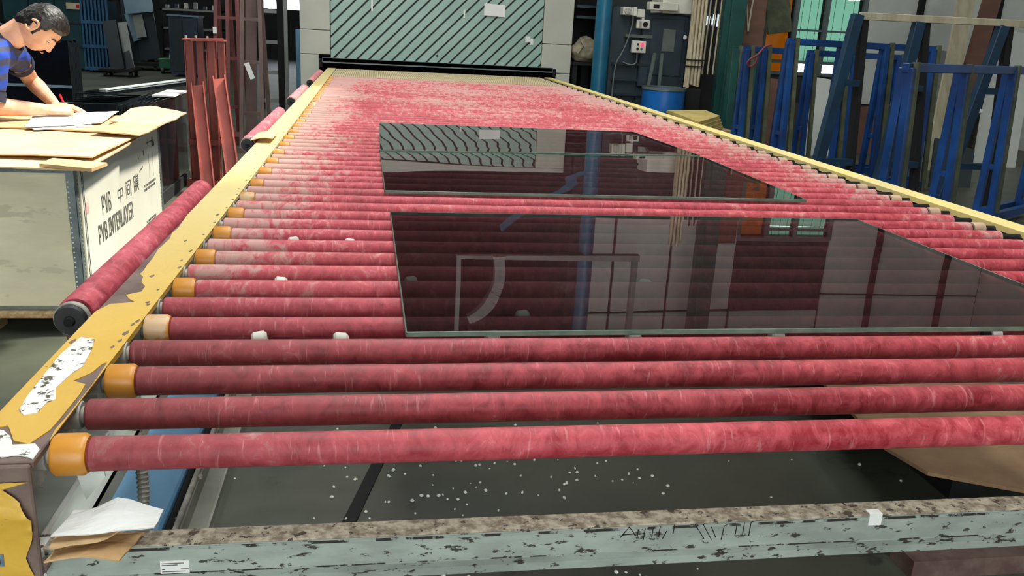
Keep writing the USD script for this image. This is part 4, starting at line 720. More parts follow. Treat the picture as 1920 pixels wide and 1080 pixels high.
# bundle of tubes
t = thing('tube_bundle', 'bundle of long cream tubes strapped upright beside the control cabinet', 'tubes', (4.05, 8.6, 0))
for k in range(11):
    fr = k % 4; bk = k // 4; b0 = (3.955 + .040 * fr, 8.56 + .045 * bk, .70 + .012 * ((k * 3) % 4)); t0 = (3.965 + .042 * fr + .012 * bk, 8.62 + .045 * bk, 2.5 + .05 * (k % 3))
    m = MB(); m.tube(b0, t0, .0175, 12); obj('tube', m, TUBEC, t, smooth=40)
for z in (.93, 1.0): m = MB(); m.box(3.935, 4.12, 8.535, 8.70, z, z + .012); obj('strap', m, SOOT, t)
m = MB(); m.box(3.94, 4.12, 8.54, 8.74, 0, .69, .01); obj('foot_box', m, SOOT, t)
t = thing('rod_bundle', 'second bundle of thin rods left of the green column', 'tubes', (4.24, 8.7, 0))
for k in range(6):
    x = 4.165 + .032 * k; m = MB(); m.tube((x, 8.70 + .02 * (k % 2), .85), (x + .03, 8.72 + .02 * (k % 2), 2.4), .010, 8); obj('rod', m, (TUBEC, SOOT)[k % 2], t)
m = MB(); m.box(4.15, 4.34, 8.68, 8.76, .02, .84, .006); obj('holder', m, SOOT, t)
for k, (px0, px1) in enumerate((((1326, 30), (1333, 48)), ((1338, 27), (1349, 50)))):
    a, b = at(*px0, 1, 9.79), at(*px1, 1, 9.79); m = MB(); m.box(a[0], b[0], 9.77, 9.80, b[2], a[2]); 
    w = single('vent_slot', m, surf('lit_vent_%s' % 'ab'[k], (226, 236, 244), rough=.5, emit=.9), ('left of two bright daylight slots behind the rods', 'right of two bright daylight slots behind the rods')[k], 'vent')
m = MB(); m.box(4.375, 4.55, 8.55, 8.75, 0, CEIL, .006); m.box(4.31, 4.375, 8.6, 8.7, 0, CEIL); single('green_column', m, COLG, 'dark green square column with a grey pipe edge behind the racks', 'column')
m = MB(); m.bar((4.74, 8.75, 1.19), (4.78, 8.9, 2.6), .27, .02, up=(0, 1, 0)); t = single('brown_board', m, BRWB, 'tall brown wooden board leaning right of the green column', 'board')
m = MB(); m.bar(V(4.665, 8.71, 1.35), V(4.70, 8.76, 1.72), .02, .006, up=(0, 1, 0)); m.bar(V(4.66, 8.70, 1.35), V(4.62, 8.75, 1.7), .012, .006, up=(0, 1, 0)); obj('scratch_strip', m, PLANK, t)
m = MB(); m.box(4.62, 4.92, 8.70, 8.85, 0, 1.19); single('dark_crate', m, BRWB, 'dark brown crate supporting the tall brown board', 'crate')
m = MB(); m.bar(at(1462, 62, 1, 9.2), at(1454, -40, 1, 9.3), .30, .03, up=(0, 1, 0)); single('olive_board', m, OLIVE, 'dark olive board leaning in front of the amber pane', 'board')
# pale boards on low pallet
zz = .50; pts = [at(1252, 207, 2, zz), at(1318, 206, 2, zz), at(1352, 217, 2, zz), at(1362, 246, 2, zz), at(1310, 229, 2, zz)]
t = thing('ply_boards', 'pale yellow plywood boards stacked low beside the right rail', 'boards', (4.3, 9.0, 0))
p0 = at(1308, 230, 2, zz); pl = [tuple(at(1250, 206, 2, zz)[:2]), tuple(at(1322, 206, 2, zz)[:2]), tuple(at(1350, 217, 2, zz)[:2]), tuple(at(1310, 229, 2, zz)[:2])]
for k in range(4): m = MB(); m.prism([(x + .01 * k, y - .01 * k) for x, y in pl], (0, 0, zz - .028 - .032 * k), (1, 0, 0), (0, 1, 0), .028); obj('board', m, PLYW, t)
cx_ = np.mean(pl, 0); m = MB(); m.box(cx_[0] - .3, cx_[0] + .3, cx_[1] - .3, cx_[1] + .3, 0, zz - .13); obj('base', m, WOOD, t)
m = MB(); m.box(3.2, 3.62, 6.3, 6.9, .34, .36); m.box(3.22, 3.6, 6.33, 6.87, 0, .34, .01); single('pale_box', m, PLYW, 'low pale wooden box beside the right rail, next to the green rack', 'box')

# ---------------- A racks
def a_rack(name, label, apexes, spread, base_out, mat, strip=OLIVE, group=None, w=.05, rung=True, both=True, bar=True):
    """apexes: the tops of the frames; spread: horizontal unit vector the near legs lean along"""
    ap = [V(*a) for a in apexes]; s = nrm(V(*spread, 0)); along = nrm(ap[-1] - ap[0]); c = np.mean(ap, 0)
    t = thing(name, label, 'glass rack', (c[0], c[1], 0), group)
    if bar: m = MB(); m.bar(ap[0] - along * .03, ap[-1] + along * .03, .045, .055, b=.004); obj('top_rail', m, mat, t)
    for p in ap:
        f0 = V(p[0], p[1], 0) + s * base_out; m = MB(); m.bar(p + s * .02, f0, w, w * .9, up=along, b=.004); lg = obj('leg', m, mat, t)
        o = along * (w * .45 + .016) + s * .012; m = MB(); m.bar(p + s * .02 + o + V(0, 0, .035), f0 + o + along * .03, w * .8, .032, up=along); obj('rubber_strip', m, strip, lg, label='olive rubber facing strip')
        if both:
            b0 = V(p[0], p[1], 0) - s * base_out * .45; m = MB(); m.bar(p - s * .02, b0, w, w * .9, up=along, b=.004); obj('leg', m, mat, t)
            if rung: m = MB(); k = .62; m.bar(p * (1 - k) + f0 * k, p * (1 - k) + b0 * k, .035, .035); obj('brace', m, mat, t); m = MB(); m.bar(f0 + V(0, 0, .09), b0 + V(0, 0, .09), .05, .06); obj('foot_bar', m, mat, t)
    for sg in (1, -1) if both else (1,):
        m = MB(); m.bar(ap[0] * V(1, 1, 0) + s * base_out * .92 * sg - along * .05 + V(0, 0, .06), ap[-1] * V(1, 1, 0) + s * base_out * .92 * sg + along * .05 + V(0, 0, .06), .05, .06); obj('base_rail', m, mat, t)
    return t
a_rack('glass_rack', 'bright blue A frame glass rack nearest the camera beside the right rail', [(3.592, 3.852, 1.135), (4.307, 4.336, 1.135), (4.989, 4.747, 1.135), (5.68, 5.16, 1.135)], (.52, -.85), .075, BLUEP, w=.05)
a_rack('glass_rack', 'blue A frame glass rack before the green window, left of the tall leaning rack', [(3.968, 6.2, 1.255), (4.455, 6.2, 1.255), (4.862, 6.2, 1.255), (5.312, 6.2, 1.255)], (.25, -1), .10, BLUEP, w=.05)
a_rack('glass_rack', 'lower blue glass rack behind the one before the window', [at(1520, 99, 1, 7.0), at(1600, 104, 1, 7.0), at(1683, 108, 1, 7.0)], (.2, -1), .10, BLUEP, w=.045)
a_rack('glass_rack', 'small blue glass rack end with a red cord, left of the window racks', [at(1400, 92, 1, 6.9) * V(1, 1, 1), at(1432, 93, 1, 6.9), at(1476, 96, 1, 6.9)], (.15, -1), .10, BLUEP, w=.05)
a_rack('glass_rack', 'dark green glass rack leaning beside the low pale box', [at(1378, 92, 1, 8.05), at(1412, 93, 1, 8.05)], (-.3, -1), .2, COLG, w=.09)
# tall leaning rack carrying the pale bar
t = thing('tall_leaning_rack', 'tall teal rack of three leaning frames under a pale beam', 'glass rack', (4.9, 5.5, 0))
for (pt, pbl, pbr) in (((1618, 28), (1528, 330), (1590, 345)), ((1733, 42), (1648, 340), (1712, 360)), ((1890, 50), (1772, 350), (1850, 370))):
    T = at(*pt, 1, 5.5); Lb = at(*pbl, 1, 5.42); Rb = at(*pbr, 1, 5.42)
    k = T[2] / (T[2] - Lb[2]); Lb = T + (Lb - T) * k; k = T[2] / (T[2] - Rb[2]); Rb = T + (Rb - T) * k
    m = MB(); m.bar(T + V(-.045, 0, 0), Lb, .085, .07, up=(0, 1, 0), b=.004); obj('front_leg', m, TEALP, t)
    m = MB(); m.bar(T + V(.03, .03, 0), Rb, .055, .07, up=(0, 1, 0), b=.004); obj('rear_leg', m, SOOT, t)
    for k in (.35, .77): m = MB(); m.bar(T + (Lb - T) * k + V(0, -.02, 0), T + (Rb - T) * k + V(0, -.02, 0), .05, .05); obj('rung', m, TEALP, t)
    m = MB(); m.bar(Lb + V(-.03, -.3, .03), Lb + V(-.03, .5, .03), .06, .06); obj('foot', m, TEALP, t)
A, B = at(1612, 30, 1, 5.5), at(1960, 47, 1, 5.5); m = MB(); m.bar(A, B, .05, .055, b=.004); obj('top_beam', m, PLANK, t, label='pale wooden beam')
# sheets standing in the racks
def lean(name, label, cat, a, b, w, t_, mat):
    m = MB(); m.bar(a, b, w, t_, up=(0, 1, 0)); return single(name, m, mat, label, cat)
lean('cream_plank', 'long cream plank leaning against the wall behind the bright blue rack', 'plank', at(1742, 350, 1, 7.4), at(1815, -15, 1, 7.9), .20, .03, PLANK)
lean('brown_plank', 'brown plank leaning right of the cream plank', 'plank', at(1772, 300, 1, 7.6), at(1864, -15, 1, 8.1), .22, .03, BRWB)
lean('dark_bar', 'dark steel bar with two white clips leaning behind the bright blue rack', 'bar', at(1804, 327, 1, 6.9), at(1868, 75, 1, 7.05), .045, .03, SOOT)
for k, px in enumerate(((1848, 150), (1834, 208))):
    q = at(*px, 1, 6.9); m = MB(); m.box(q[0] - .025, q[0] + .025, 6.86, 6.90, q[2] - .02, q[2] + .02, .006); single('white_clip', m, WHITE, ('upper white clip on the dark leaning bar', 'lower white clip on the dark leaning bar')[k], 'clip')
lean('white_sheet', 'large pale sheet leaning behind the right end of the bright blue rack', 'sheet', at(1860, 330, 1, 7.8), at(1905, 60, 1, 8.2), .55, .02, WALLG)
lean('grey_sheet', 'grey blue sheet leaning left of the cream plank', 'sheet', at(1735, 340, 1, 8.1), at(1765, 95, 1, 8.4), .16, .02, GREYS)
lean('grey_sheet', 'pale grey sheet leaning behind the lower blue rack', 'sheet', at(1540, 330, 1, 8.3), at(1560, 150, 1, 8.6), .48, .02, WALLG)
lean('brown_sheet', 'brown board standing behind the tall teal rack', 'sheet', at(1625, 340, 1, 8.6), at(1628, 200, 1, 8.7), .42, .02, BRWB)
lean('brown_sheet', 'brown board standing behind the left end of the window rack', 'sheet', at(1455, 290, 1, 8.0), at(1468, 150, 1, 8.2), .30, .02, BRWB)
lean('dark_sheet', 'dark sheet leaning low behind the first leg of the bright blue rack', 'sheet', at(1770, 420, 1, 6.2), at(1790, 270, 1, 6.5), .45, .02, DKS)
m = MB(); m.path(spline([at(1446, 84, 1, 6.8), at(1430, 92, 1, 6.78), at(1420, 103, 1, 6.77), at(1405, 112, 1, 6.78), at(1402, 122, 1, 6.8), at(1410, 124, 1, 6.8), at(1420, 108, 1, 6.8)], 30), .010, 8)
single('red_rope', m, surf('faded_red_rope', (136, 56, 66), (110, 44, 54), rough=.8, scale=60), 'red rope knotted on the small blue rack end', 'rope', smooth=True)

# ================================================================ UNDER AND BEFORE THE ROLLER TABLE
m = MB(); m.prism([tuple(at(636, 990, 2, .004)[:2]), tuple(at(662, 990, 2, .004)[:2]), (.50, 1.47), (.467, 1.47)], (0, 0, 0), (1, 0, 0), (0, 1, 0), .006); single('floor_strip', m, SOOT, 'dark rubber strip lying on the floor under the rollers', 'strip')
t = thing('blue_drive_housing', 'blue sheet metal drive housing on the floor under the left of the rollers', 'machine housing', (-.19, 2.4, 0))
m = MB(); m.box(-.36, -.088, .20, 4.6, .0, .07, .006); obj('cover', m, BLUEH, t)
for x in (-.076, -.060): m = MB(); m.tube((x, .3, .055), (x, 4.6, .055), .0075, 10); obj('pipe', m, (SOOT, STEEL)[x > -.07], t, smooth=40)
m = MB(); m.box(-.055, .005, .35, 4.6, .0, .006); m.box(-.055, -.049, .35, 4.6, .006, .05); m.box(-.001, .005, .35, 4.6, .006, .02); single('steel_angle', m, surf('dull_angle_steel', (140, 140, 126), (120, 120, 108), rough=.6, scale=6), 'grey steel angle bar on the floor beside the blue housing', 'angle bar')
for k, px in enumerate(((375, 893), (330, 960), (325, 973))):
    q = at(*px, 2, .055); m = MB(); m.lathe((q[0], q[1], .05), (0, 0, 1), [(0, 0), (0, .008), (.008, .007), (.008, 0)], 10); single('screw', m, STEEL, ('screw head on the steel angle, farthest', 'screw head between pipe and angle, middle', 'screw head between pipe and angle, nearest')[k], 'screw')
m = MB(); pp = spline([(.005, .34, .64), (.006, .33, .54), (.012, .32, .47), (.014, .30, .41), (.012, .26, .34)], 90); m.path(pp, np.where(np.arange(90) % 3 == 0, .0112, .0092), 12); single('ribbed_conduit', m, STEEL, 'grey ribbed flexible conduit hanging below the first rollers', 'conduit')
(lambda *a: None)([(.005, .34, .64), (.006, .33, .54), (.012, .32, .47), (.014, .30, .41), (.012, .26, .34)], .011, STEEL, 'grey ribbed flexible conduit hanging below the first rollers', 'conduit')
# sheet of brown board on the right, resting on a pallet
t = thing('brown_board_sheet', 'large brown hardboard sheet on a low pallet under the right end of the rollers', 'board', (2.3, 1.0, .2))
pl = [tuple(at(1660, 838, 2, .2)[:2]), tuple(at(1740, 885, 2, .2)[:2]), tuple(at(1925, 919, 2, .2)[:2]), (2.45, .75), (2.45, 2.2), (1.95, 2.2)]
m = MB(); m.prism(pl, (0, 0, .19), (1, 0, 0), (0, 1, 0), .010); obj('sheet', m, CARD3, t)
m = MB(); m.box(2.02, 2.44, .85, 2.1, .11, .19); m.box(2.05, 2.15, .9, 2.0, 0, .11); m.box(2.32, 2.42, .9, 2.0, 0, .11); obj('pallet_frame', m, SOOT, t)
m = MB(); q = at(1765, 1032, 2, .05); m.box(q[0] - .10, q[0] + .35, q[1] - .04, q[1] + .05, 0, .05); single('red_brown_batten', m, BROWN, 'red brown batten on the floor below the front beam', 'batten')
# broken glass crumbs on the floor
m = MB()
for k in range(330):
    x, y = (rng.uniform(.25, 1.25), rng.uniform(.35, 1.45)) if k < 240 else (rng.uniform(.0, 2.3), rng.uniform(.0, 1.6)); s = rng.uniform(.005, .012)
    v, f = chamfer(1, 1, .7, .3); a = rng.uniform(0, 3.1); R = np.array([[math.cos(a), -math.sin(a), 0], [math.sin(a), math.cos(a), 0], [0, 0, 1]]); m.add((v * V(1, rng.uniform(.5, 1), 1)) @ R.T * s + V(x, y, s * .35), f)
single('glass_crumbs', m, CUL, 'white crumbs of broken tempered glass scattered on the floor', 'broken glass', kind='stuff')
for k, (px, py) in enumerate(((895, 970), (1138, 1066), (1175, 1068), (485, 982))):
    pass
# corks and pads lying between the rollers; the last one paints a mirrored bright spot
where = ('in the front row, leftmost', 'in the front row, second from left', 'front row, before the near glass pane', 'in the front row, right of the middle', 'in the front row, far right but one', 'left of the near pane, in its own row', 'left of the near pane, farther left one', 'left of the near pane, beside the pane edge', 'under the near pane at its left edge', 'under the near pane right of its middle', 'added under the near pane to paint a mirrored bright spot')
for k, (px, py) in enumerate(((485, 633), (637, 632), (922, 631), (1187, 631), (1455, 632), (525, 526), (550, 459), (655, 453), (770, 526), (1210, 521), (980, 574))):
    q = at(px, py, 2, .690); row = round((q[1] - P / 2) / P) * P + P / 2; q = at(px, py, 1, row); m = MB()
    m.lathe((q[0] - .012, row, .680), (.9, .1, .1 * (-1) ** k), [(0, 0), (0, .010), (.004, .0145), (.022, .0145), (.027, .010), (.027, 0)], 16); m.box(q[0] - .004, q[0] + .004, row - .0385, row + .0385, .655, .664)
    single('cork_pad', m, CREAMB, 'small white spacer pad between red rollers, ' + where[k], 'spacer pad', smooth=40)
t = thing('white_tube_cap', 'white ring with a dark hole between the rollers at the far right', 'tube cap', (1.675, .30, .68))
m = MB(); m.lathe((1.66, .42, .682), (1, -.15, .05), [(0, .009), (0, .015), (.02, .015), (.02, .009), (0, .009)], 20); m.box(1.665, 1.672, .382, .458, .655, .668); obj('ring', m, WHITE, t, smooth=40); m = MB(); m.tube((1.645, .422, .681), (1.678, .418, .682), .0088, 14); obj('core', m, SOOT, t, smooth=40)
# torn paper and cardboard on the left end of the front beam
def irregular(pts, z, t_, wob, seed): 
    P_ = [V(*p) for p in pts]; n = 9
    return bent(quad_fn(*[(p[0], p[1], z) for p in P_], lambda u, v: wob(u, v) + .003 * (meshkit.noise(V(u * 6, v * 6, seed)) - .5)), n, n)
m = MB(); m.sheet(irregular([(-.006, -.070), (.085, -.076), (.10, -.01), (.005, -.012)], .5665, .002, lambda u, v: .008 * (1 - v) * math.sin(u * 3.0), 1), .0022); single('folded_cardboard', m, CARD, 'folded brown cardboard piece on the left end of the front beam', 'cardboard')
m = MB(); m.sheet(irregular([(.0, -.064), (.06, -.058), (.10, .0), (.0, -.012)], .583, .002, lambda u, v: .003 * u, 3), .0022); single('folded_cardboard', m, CARD2, 'cardboard layer between the white paper and the front beam', 'cardboard')
m = MB(); m.sheet(irregular([(.0, -.056), (.122, -.046), (.126, -.010), (.012, -.004)], .594, .002, lambda u, v: .020 * v * math.exp(-((u - .55) / .28) ** 2) + .004 * v, 2), .0018); single('crumpled_paper', m, WHITE, 'crumpled white paper sheet on the left end of the front beam', 'paper')

# ================================================================ THINGS HIGH UP, SEEN IN THE GLASS
t = thing('exhaust_duct', 'pale curved exhaust duct hanging above the furnace', 'duct', (1.9, 8.6, 3.2))
pts = spline([(1.85, 8.4, 2.72), (1.86, 8.4, 2.95), (1.80, 8.4, 3.15), (1.65, 8.4, 3.32), (1.52, 8.4, 3.40)], 14); 
g = np.array([[p + V(0, dy, 0) for dy in (-.02, .25)] for p in pts]); m = MB()
for p, q in zip(pts[:-1], pts[1:]): m.bar(p, q, .12, .12, up=(0, 1, 0))
obj('elbow', m, GREYS, t); m = MB(); m.bar((1.85, 8.4, 2.72), (1.85, 8.4, 2.69), .15, .15, up=(0, 1, 0)); obj('flange', m, STEEL, t)
m = MB(); m.tube((1.54, 8.4, 3.4), (1.54, 8.4, CEIL), .02, 8); obj('hanger', m, SOOT, t)
m = MB(); m.box(1.42, 3.7, 8.9, 9.0, 2.83, 2.88); m.box(1.42, 1.47, 8.9, 9.0, 2.88, CEIL); m.box(3.62, 3.68, 8.9, 9.0, 2.88, CEIL); single('cross_girder', m, GREYS, 'slim grey girder crossing above the furnace front', 'girder')

# ================================================================ THE MAN WRITING AT THE CRATE
man = thing('person', 'man in a blue striped polo shirt bending over the crate to write', 'person', (-1.75, 3.55, 0))
def sph(c, r, n=24):
    s = m3.Manifold.sphere(1.0, n); r = np.broadcast_to(np.asarray(r, float), 3); return s.scale(tuple(map(float, r))).translate(tuple(map(float, c)))
def bone(a, ra, b, rb, n=24): return m3.Manifold.batch_hull([sph(a, ra, n), sph(b, rb, n)])
def chain(pts, rs, n=20): return [bone(pts[i], rs[i], pts[i + 1], rs[i + 1], n) for i in range(len(pts) - 1)]
def fuse(parts, edge=.012, it=14):
    u = m3.Manifold.batch_boolean(parts, m3.OpType.Add).refine_to_length(edge); q = u.to_mesh()
    t = trimesh.Trimesh(np.array(q.vert_properties[:, :3], float), np.array(q.tri_verts), process=True)
    trimesh.smoothing.filter_taubin(t, iterations=it); return t
# joints
headc = V(-1.178, 3.555, 1.125)
hf = nrm((.48, -.06, -.87)); hl = nrm(np.cross((.86, 0, .51), hf)); hu = np.cross(hf, hl)        # face, left ear, crown
if hu[0] < 0: hl, hu = -hl, -hu
HB = np.array([hf, hl, hu])
neck0 = V(-1.345, 3.56, 1.06); neck1 = headc - hu * .075 - hf * .035
shR, shL = V(-1.345, 3.385, .985), V(-1.385, 3.725, 1.0)
elR = V(-1.375, 3.36, .765); wrR = V(-1.185, 3.58, .735); haR = V(-1.125, 3.632, .735)
elL = dep(58, 150, 4.70); wrL = dep(104, 197, 4.56); wrL[2] = max(wrL[2], .728)
pel = V(-1.90, 3.56, .93); chest = V(-1.56, 3.56, .995)
# head: a shaped sphere in head space (x face, y left, z crown)
ico = trimesh.creation.icosphere(5); hv = np.array(ico.vertices)
x, y, z = hv.T
sx = np.where(x > 0, .094, .100); HV = np.stack([x * sx, y * .076, z * .115], 1)
g_ = lambda cx, cy, cz, s: np.exp(-(((HV[:, 0] - cx) ** 2 + (np.abs(HV[:, 1]) - cy) ** 2 + (HV[:, 2] - cz) ** 2) / s ** 2))
front = np.clip(x, 0, 1)
jaw = np.clip((-HV[:, 2] - .01) / .09, 0, 1); HV[:, 1] *= 1 - .32 * jaw * np.clip(x + .5, 0, 1); HV[:, 0] += .012 * jaw * front - .02 * jaw * np.clip(-x, 0, 1)
HV[:, 2] = np.where(HV[:, 2] < -.10, -.10 + (HV[:, 2] + .10) * .4, HV[:, 2])
HV[:, 0] -= .010 * front ** 4
for cy, cz, amt, s, cx in ((0, -.018, .030, .017, .088), (0, .0, .016, .013, .085), (0, .018, .008, .012, .085), (.016, -.024, .009, .010, .088)): HV[:, 0] += amt * g_(cx, cy, cz, s) * (1 if cy == 0 else 1)
HV[:, 0] -= .012 * g_(.080, .032, .012, .016); HV[:, 0] += .007 * g_(.082, .030, .033, .014); HV[:, 0] += .006 * g_(.075, .045, -.012, .02)
HV[:, 0] += .008 * g_(.090, .0, -.052, .012) + .007 * g_(.088, .0, -.064, .011) - .005 * g_(.092, .0, -.058, .005) + .011 * g_(.08, 0, -.092, .018) - .004 * g_(.088, 0, -.078, .009)
HV[:, 2] -= .008 * g_(.112, 0, -.026, .014)
def to_world(q): return headc + q @ HB
tri = trimesh.Trimesh(to_world(HV), ico.faces, process=False)
if tri.volume < 0: tri.invert()
head = m3.Manifold(m3.Mesh(np.array(tri.vertices, np.float32), np.array(tri.faces, np.uint32)))
def hpt(a, b, c): return to_world(V([a, b, c]))[0] if False else headc + V(a, b, c) @ HB
ears = []
for s in (-1, 1):
    rim = [hpt(-.008 + .020 * math.cos(q) * 1.0 - .004, s * (.077 + .010 * (math.cos(q) < .2) + .006), .004 + .031 * math.sin(q)) for q in np.linspace(-2.2, 2.6, 9)]
    for a, b in zip(rim[:-1], rim[1:]): ears.append(bone(a, .0055, b, .0055, 12))
    ears.append(m3.Manifold.batch_hull([sph(hpt(-.004, s * .072, .014), .012, 12), sph(hpt(-.006, s * .074, -.006), .011, 12), sph(hpt(-.018, s * .080, .012), .006, 12), sph(hpt(.002, s * .074, -.024), .0075, 12)]))
def hand(wr, d, up, side, curl, spread=.10, scale=1.0, thumb=.5):
    """wr: wrist; d: towards the fingers; up: back of the hand; side: towards the thumb"""
    d = nrm(d); up = nrm(up - d * (up @ d)); side = nrm(side - d * (side @ d) - up * (side @ up)); s = scale; parts = []
    L = lambda a, b, c: wr + (d * a + side * b + up * c) * s
    parts.append(m3.Manifold.batch_hull([sph(L(.0, .018, 0), .017 * s, 14), sph(L(.0, -.018, 0), .016 * s, 14), sph(L(.085, .034, .0), .0125 * s, 14), sph(L(.080, -.036, -.002), .0115 * s, 14), sph(L(.088, .0, .004), .013 * s, 14)]))
    for k, (b, l, r) in enumerate(((.033, .074, .0090), (.011, .084, .0092), (-.012, .078, .0088), (-.034, .062, .0080))):
        p = L(.080, b, .0); dirn = nrm(d + side * (b * spread * 20 * .1)); ang = 0; pts = [L(.06, b * .9, 0), p]; rs = [r * s * 1.1, r * s * 1.08]
        for q, fr in enumerate((.46, .30, .24)):
            ang += curl[k] * (1.0, 1.1, .7)[q]; v = dirn * math.cos(ang) - up * math.sin(ang); pts.append(pts[-1] + v * l * fr * s); rs.append(r * s * (1.0, .93, .82)[q])
        parts += chain(pts, rs, 12)
    t0 = L(.018, .026, -.006); t1 = L(.050, .050, -.014); t2 = t1 + nrm(d * 1.0 + side * (.55 - thumb) - up * thumb * .7) * .034 * s; t3 = t2 + nrm(d + side * (.2 - thumb * 1.2) - up * thumb * .6) * .028 * s
    parts += chain([t0, t1, t2, t3], [.0145 * s, .0118 * s, .0102 * s, .0088 * s], 12)
    return parts
dR = nrm(V(.80, .52, .06)); dL = nrm(V(.93, -.05, -.12))
handR = hand(wrR, dR, V(.1, -.45, .9), V(-.45, .80, .35), (.62, .72, .85, .95), thumb=.85)
handL = hand(wrL, dL, V(.1, 0, 1), V(.0, -1, 0), (.16, .14, .15, .18), spread=.3, thumb=.25)
parts = [head] + ears
parts += [m3.Manifold.batch_hull([sph(neck0, (.062, .066, .06)), sph(neck1, .056), sph(neck1 + hf * .02, .05)]), bone(neck0, .066, V(-1.5, 3.56, 1.01), .09)]
for s_, e_, w_ in ((shR, elR, wrR), (shL, elL, wrL)):
    mid = e_ + (w_ - e_) * .28
    parts += [bone(s_, .052, e_, .041), bone(e_, .040, mid, .043), bone(mid, .043, w_ - (w_ - e_) * .12, .029), bone(w_ - (w_ - e_) * .12, .029, w_, .024)]
body = fuse(parts + handR + handL, .007, 8)
bo = obj('body', (np.array(body.vertices), np.array(body.faces)), SKIN, man, smooth=True)
# ears need colour of skin only; eyes and brows
for s in (-1, 1):
    m = MB(); e = trimesh.creation.icosphere(2, .0095); m.add((np.array(e.vertices) @ HB.T * V(1, 1, .42)) @ HB + hpt(.0705, s * .032, .010), e.faces); obj('eye', m, WHITE, bo, smooth=True)
    m = MB(); e = trimesh.creation.icosphere(2, .0050); m.add((np.array(e.vertices) @ HB.T * V(1, 1.1, .75)) @ HB + hpt(.0760, s * .033, .007), e.faces); obj('iris', m, SOOT, bo, smooth=True)
    m = MB(); m.path(spline([hpt(.086, s * .016, .030), hpt(.085, s * .030, .036), hpt(.074, s * .048, .031)], 8), np.array([.003, .0035, .004, .004, .004, .0035, .003, .002]), 8); obj('eyebrow', m, HAIR, bo, smooth=True)
m = MB(); m.path(spline([hpt(.0935, -.022, -.058), hpt(.1005, 0, -.0575), hpt(.0935, .022, -.058)], 9), np.array([.001, .002, .0026, .003, .003, .003, .0026, .002, .001]), 8); obj('lips', m, surf('lips', (190, 128, 108), rough=.5), bo, smooth=True)
# hair: the head's own surface pushed out where hair grows, tucked in elsewhere
xx, yy_, zz_ = HV.T
line = .052 - .62 * np.clip(-xx + .060, -.2, .2) * 1.0; line = np.where(xx > .035, .055 + .25 * (xx - .035), np.where(xx > -.005, .030 - .6 * (.035 - xx) * 1.0, -.005 - 1.1 * (-.005 - xx)))
line = np.maximum(line, -.078); side_b = (np.abs(yy_) > .045) & (xx > -.005) & (xx < .022) & (zz_ > -.028)
mask = np.clip((zz_ - line) / .010, 0, 1); mask = np.maximum(mask, side_b * .55)
rad = HV / np.linalg.norm(HV, axis=1, keepdims=True); ns = meshkit.fbm(HV * V(60, 160, 60), 3, 3)
thick = .004 + .012 * np.clip((zz_ + .02) / .10, 0, 1) + .008 * (ns - .5)
HH = HV + rad * (np.where(mask > .02, mask * thick, -.006))[:, None]
HH[:, 0] += .016 * np.clip((zz_ - .07) / .04, 0, 1) * np.clip(xx / .06, 0, 1)
obj('hair', (to_world(HH), np.array(ico.faces) if True else None), HAIR, man, smooth=True, label='short black hair')
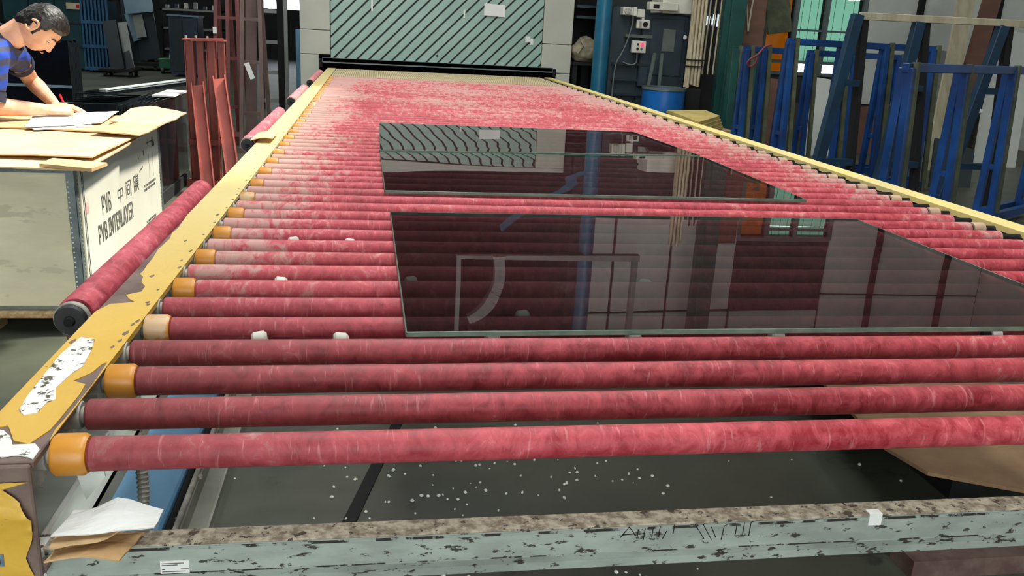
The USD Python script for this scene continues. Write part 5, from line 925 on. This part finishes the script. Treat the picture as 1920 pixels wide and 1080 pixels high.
# shirt: torso and short sleeves
hemR = shR + (elR - shR) * .56; hemL = shL + (elL - shL) * .26
tor = [m3.Manifold.batch_hull([sph(pel + V(.02, 0, .02), (.15, .17, .125)), sph(V(-1.68, 3.56, .985), (.13, .165, .120))]), m3.Manifold.batch_hull([sph(V(-1.68, 3.56, .985), (.13, .165, .120)), sph(V(-1.43, 3.56, 1.0), (.09, .155, .105)), sph(shR + V(.0, .03, .0), .066), sph(shL + V(.0, -.03, .0), .066), sph(V(-1.375, 3.56, 1.035), .075)])]
for s_, h_ in ((shR, hemR), (shL, hemL)): tor += [bone(s_, .070, h_, .066)]
sh = fuse(tor, .016, 10); sv = np.array(sh.vertices); nn = np.array(sh.vertex_normals); sv = sv + nn * ((meshkit.fbm(sv * V(9, 9, 9), 3, 8) - .5) * .022)[:, None]
sho = obj('shirt', (sv, np.array(sh.faces)), SHIRT, man, smooth=True, label='blue and grey striped polo shirt')
for s_, h_, e_ in ((shR, hemR, elR), (shL, hemL, elL)):
    a = nrm(e_ - s_); m = MB(); m.lathe(h_ + a * .022, a, [(0, .0655), (0, .0695), (.046, .0700), (.046, .060), (.03, .058)], 28); obj('sleeve_hem', m, NAVY, sho, smooth=40)
nd = nrm(neck1 - neck0); m = MB(); m.lathe(neck0 - nd * .035, nd, [(0, .088), (.02, .092), (.055, .082), (.066, .078), (.064, .072), (.03, .074), (0, .08)], 32); obj('collar', m, NAVY, sho, smooth=50, label='navy collar')
# trousers and shoes
legs = []
for s in (-1, 1):
    hip, kn, an = V(-1.92, 3.56 + s * .09, .90), V(-1.96, 3.56 + s * .11, .49), V(-2.04, 3.56 + s * .12, .10)
    legs += [bone(hip, .105, kn, .072), bone(kn, .072, an, .056)]
legs.append(m3.Manifold.batch_hull([sph(V(-1.92, 3.56, .93), (.14, .165, .12)), sph(V(-1.92, 3.56, .84), (.12, .16, .08))]))
tr = fuse(legs, .02, 10); obj('trousers', (np.array(tr.vertices), np.array(tr.faces)), TROUS, man, smooth=True, label='dark trousers')
for s in (-1, 1):
    a = V(-2.05, 3.56 + s * .12, .05); shoe = fuse([m3.Manifold.batch_hull([sph(a + V(-.03, 0, .0), (.05, .045, .05)), sph(a + V(.15, s * .02, -.012), (.055, .048, .036)), sph(a + V(.0, 0, .05), .05)])], .012, 4)
    v_ = np.array(shoe.vertices); v_[:, 2] = np.maximum(v_[:, 2], .002); obj('shoe', (v_, np.array(shoe.faces)), BLACKR, man, smooth=True)
# pen held in the right hand
a, b = dep(112, 177, 4.40), dep(128, 212, 4.42); b[2] = max(b[2], .708)
t = thing('red_pen', 'red pen held upright in the man\'s writing hand', 'pen', b); m = MB(); m.tube(a, b + (a - b) * .12, .0058, 12); obj('barrel', m, REDC, t, smooth=40); m = MB(); m.tube(b + (a - b) * .12, b, .005, 12, .001); obj('tip', m, SOOT, t, smooth=40)
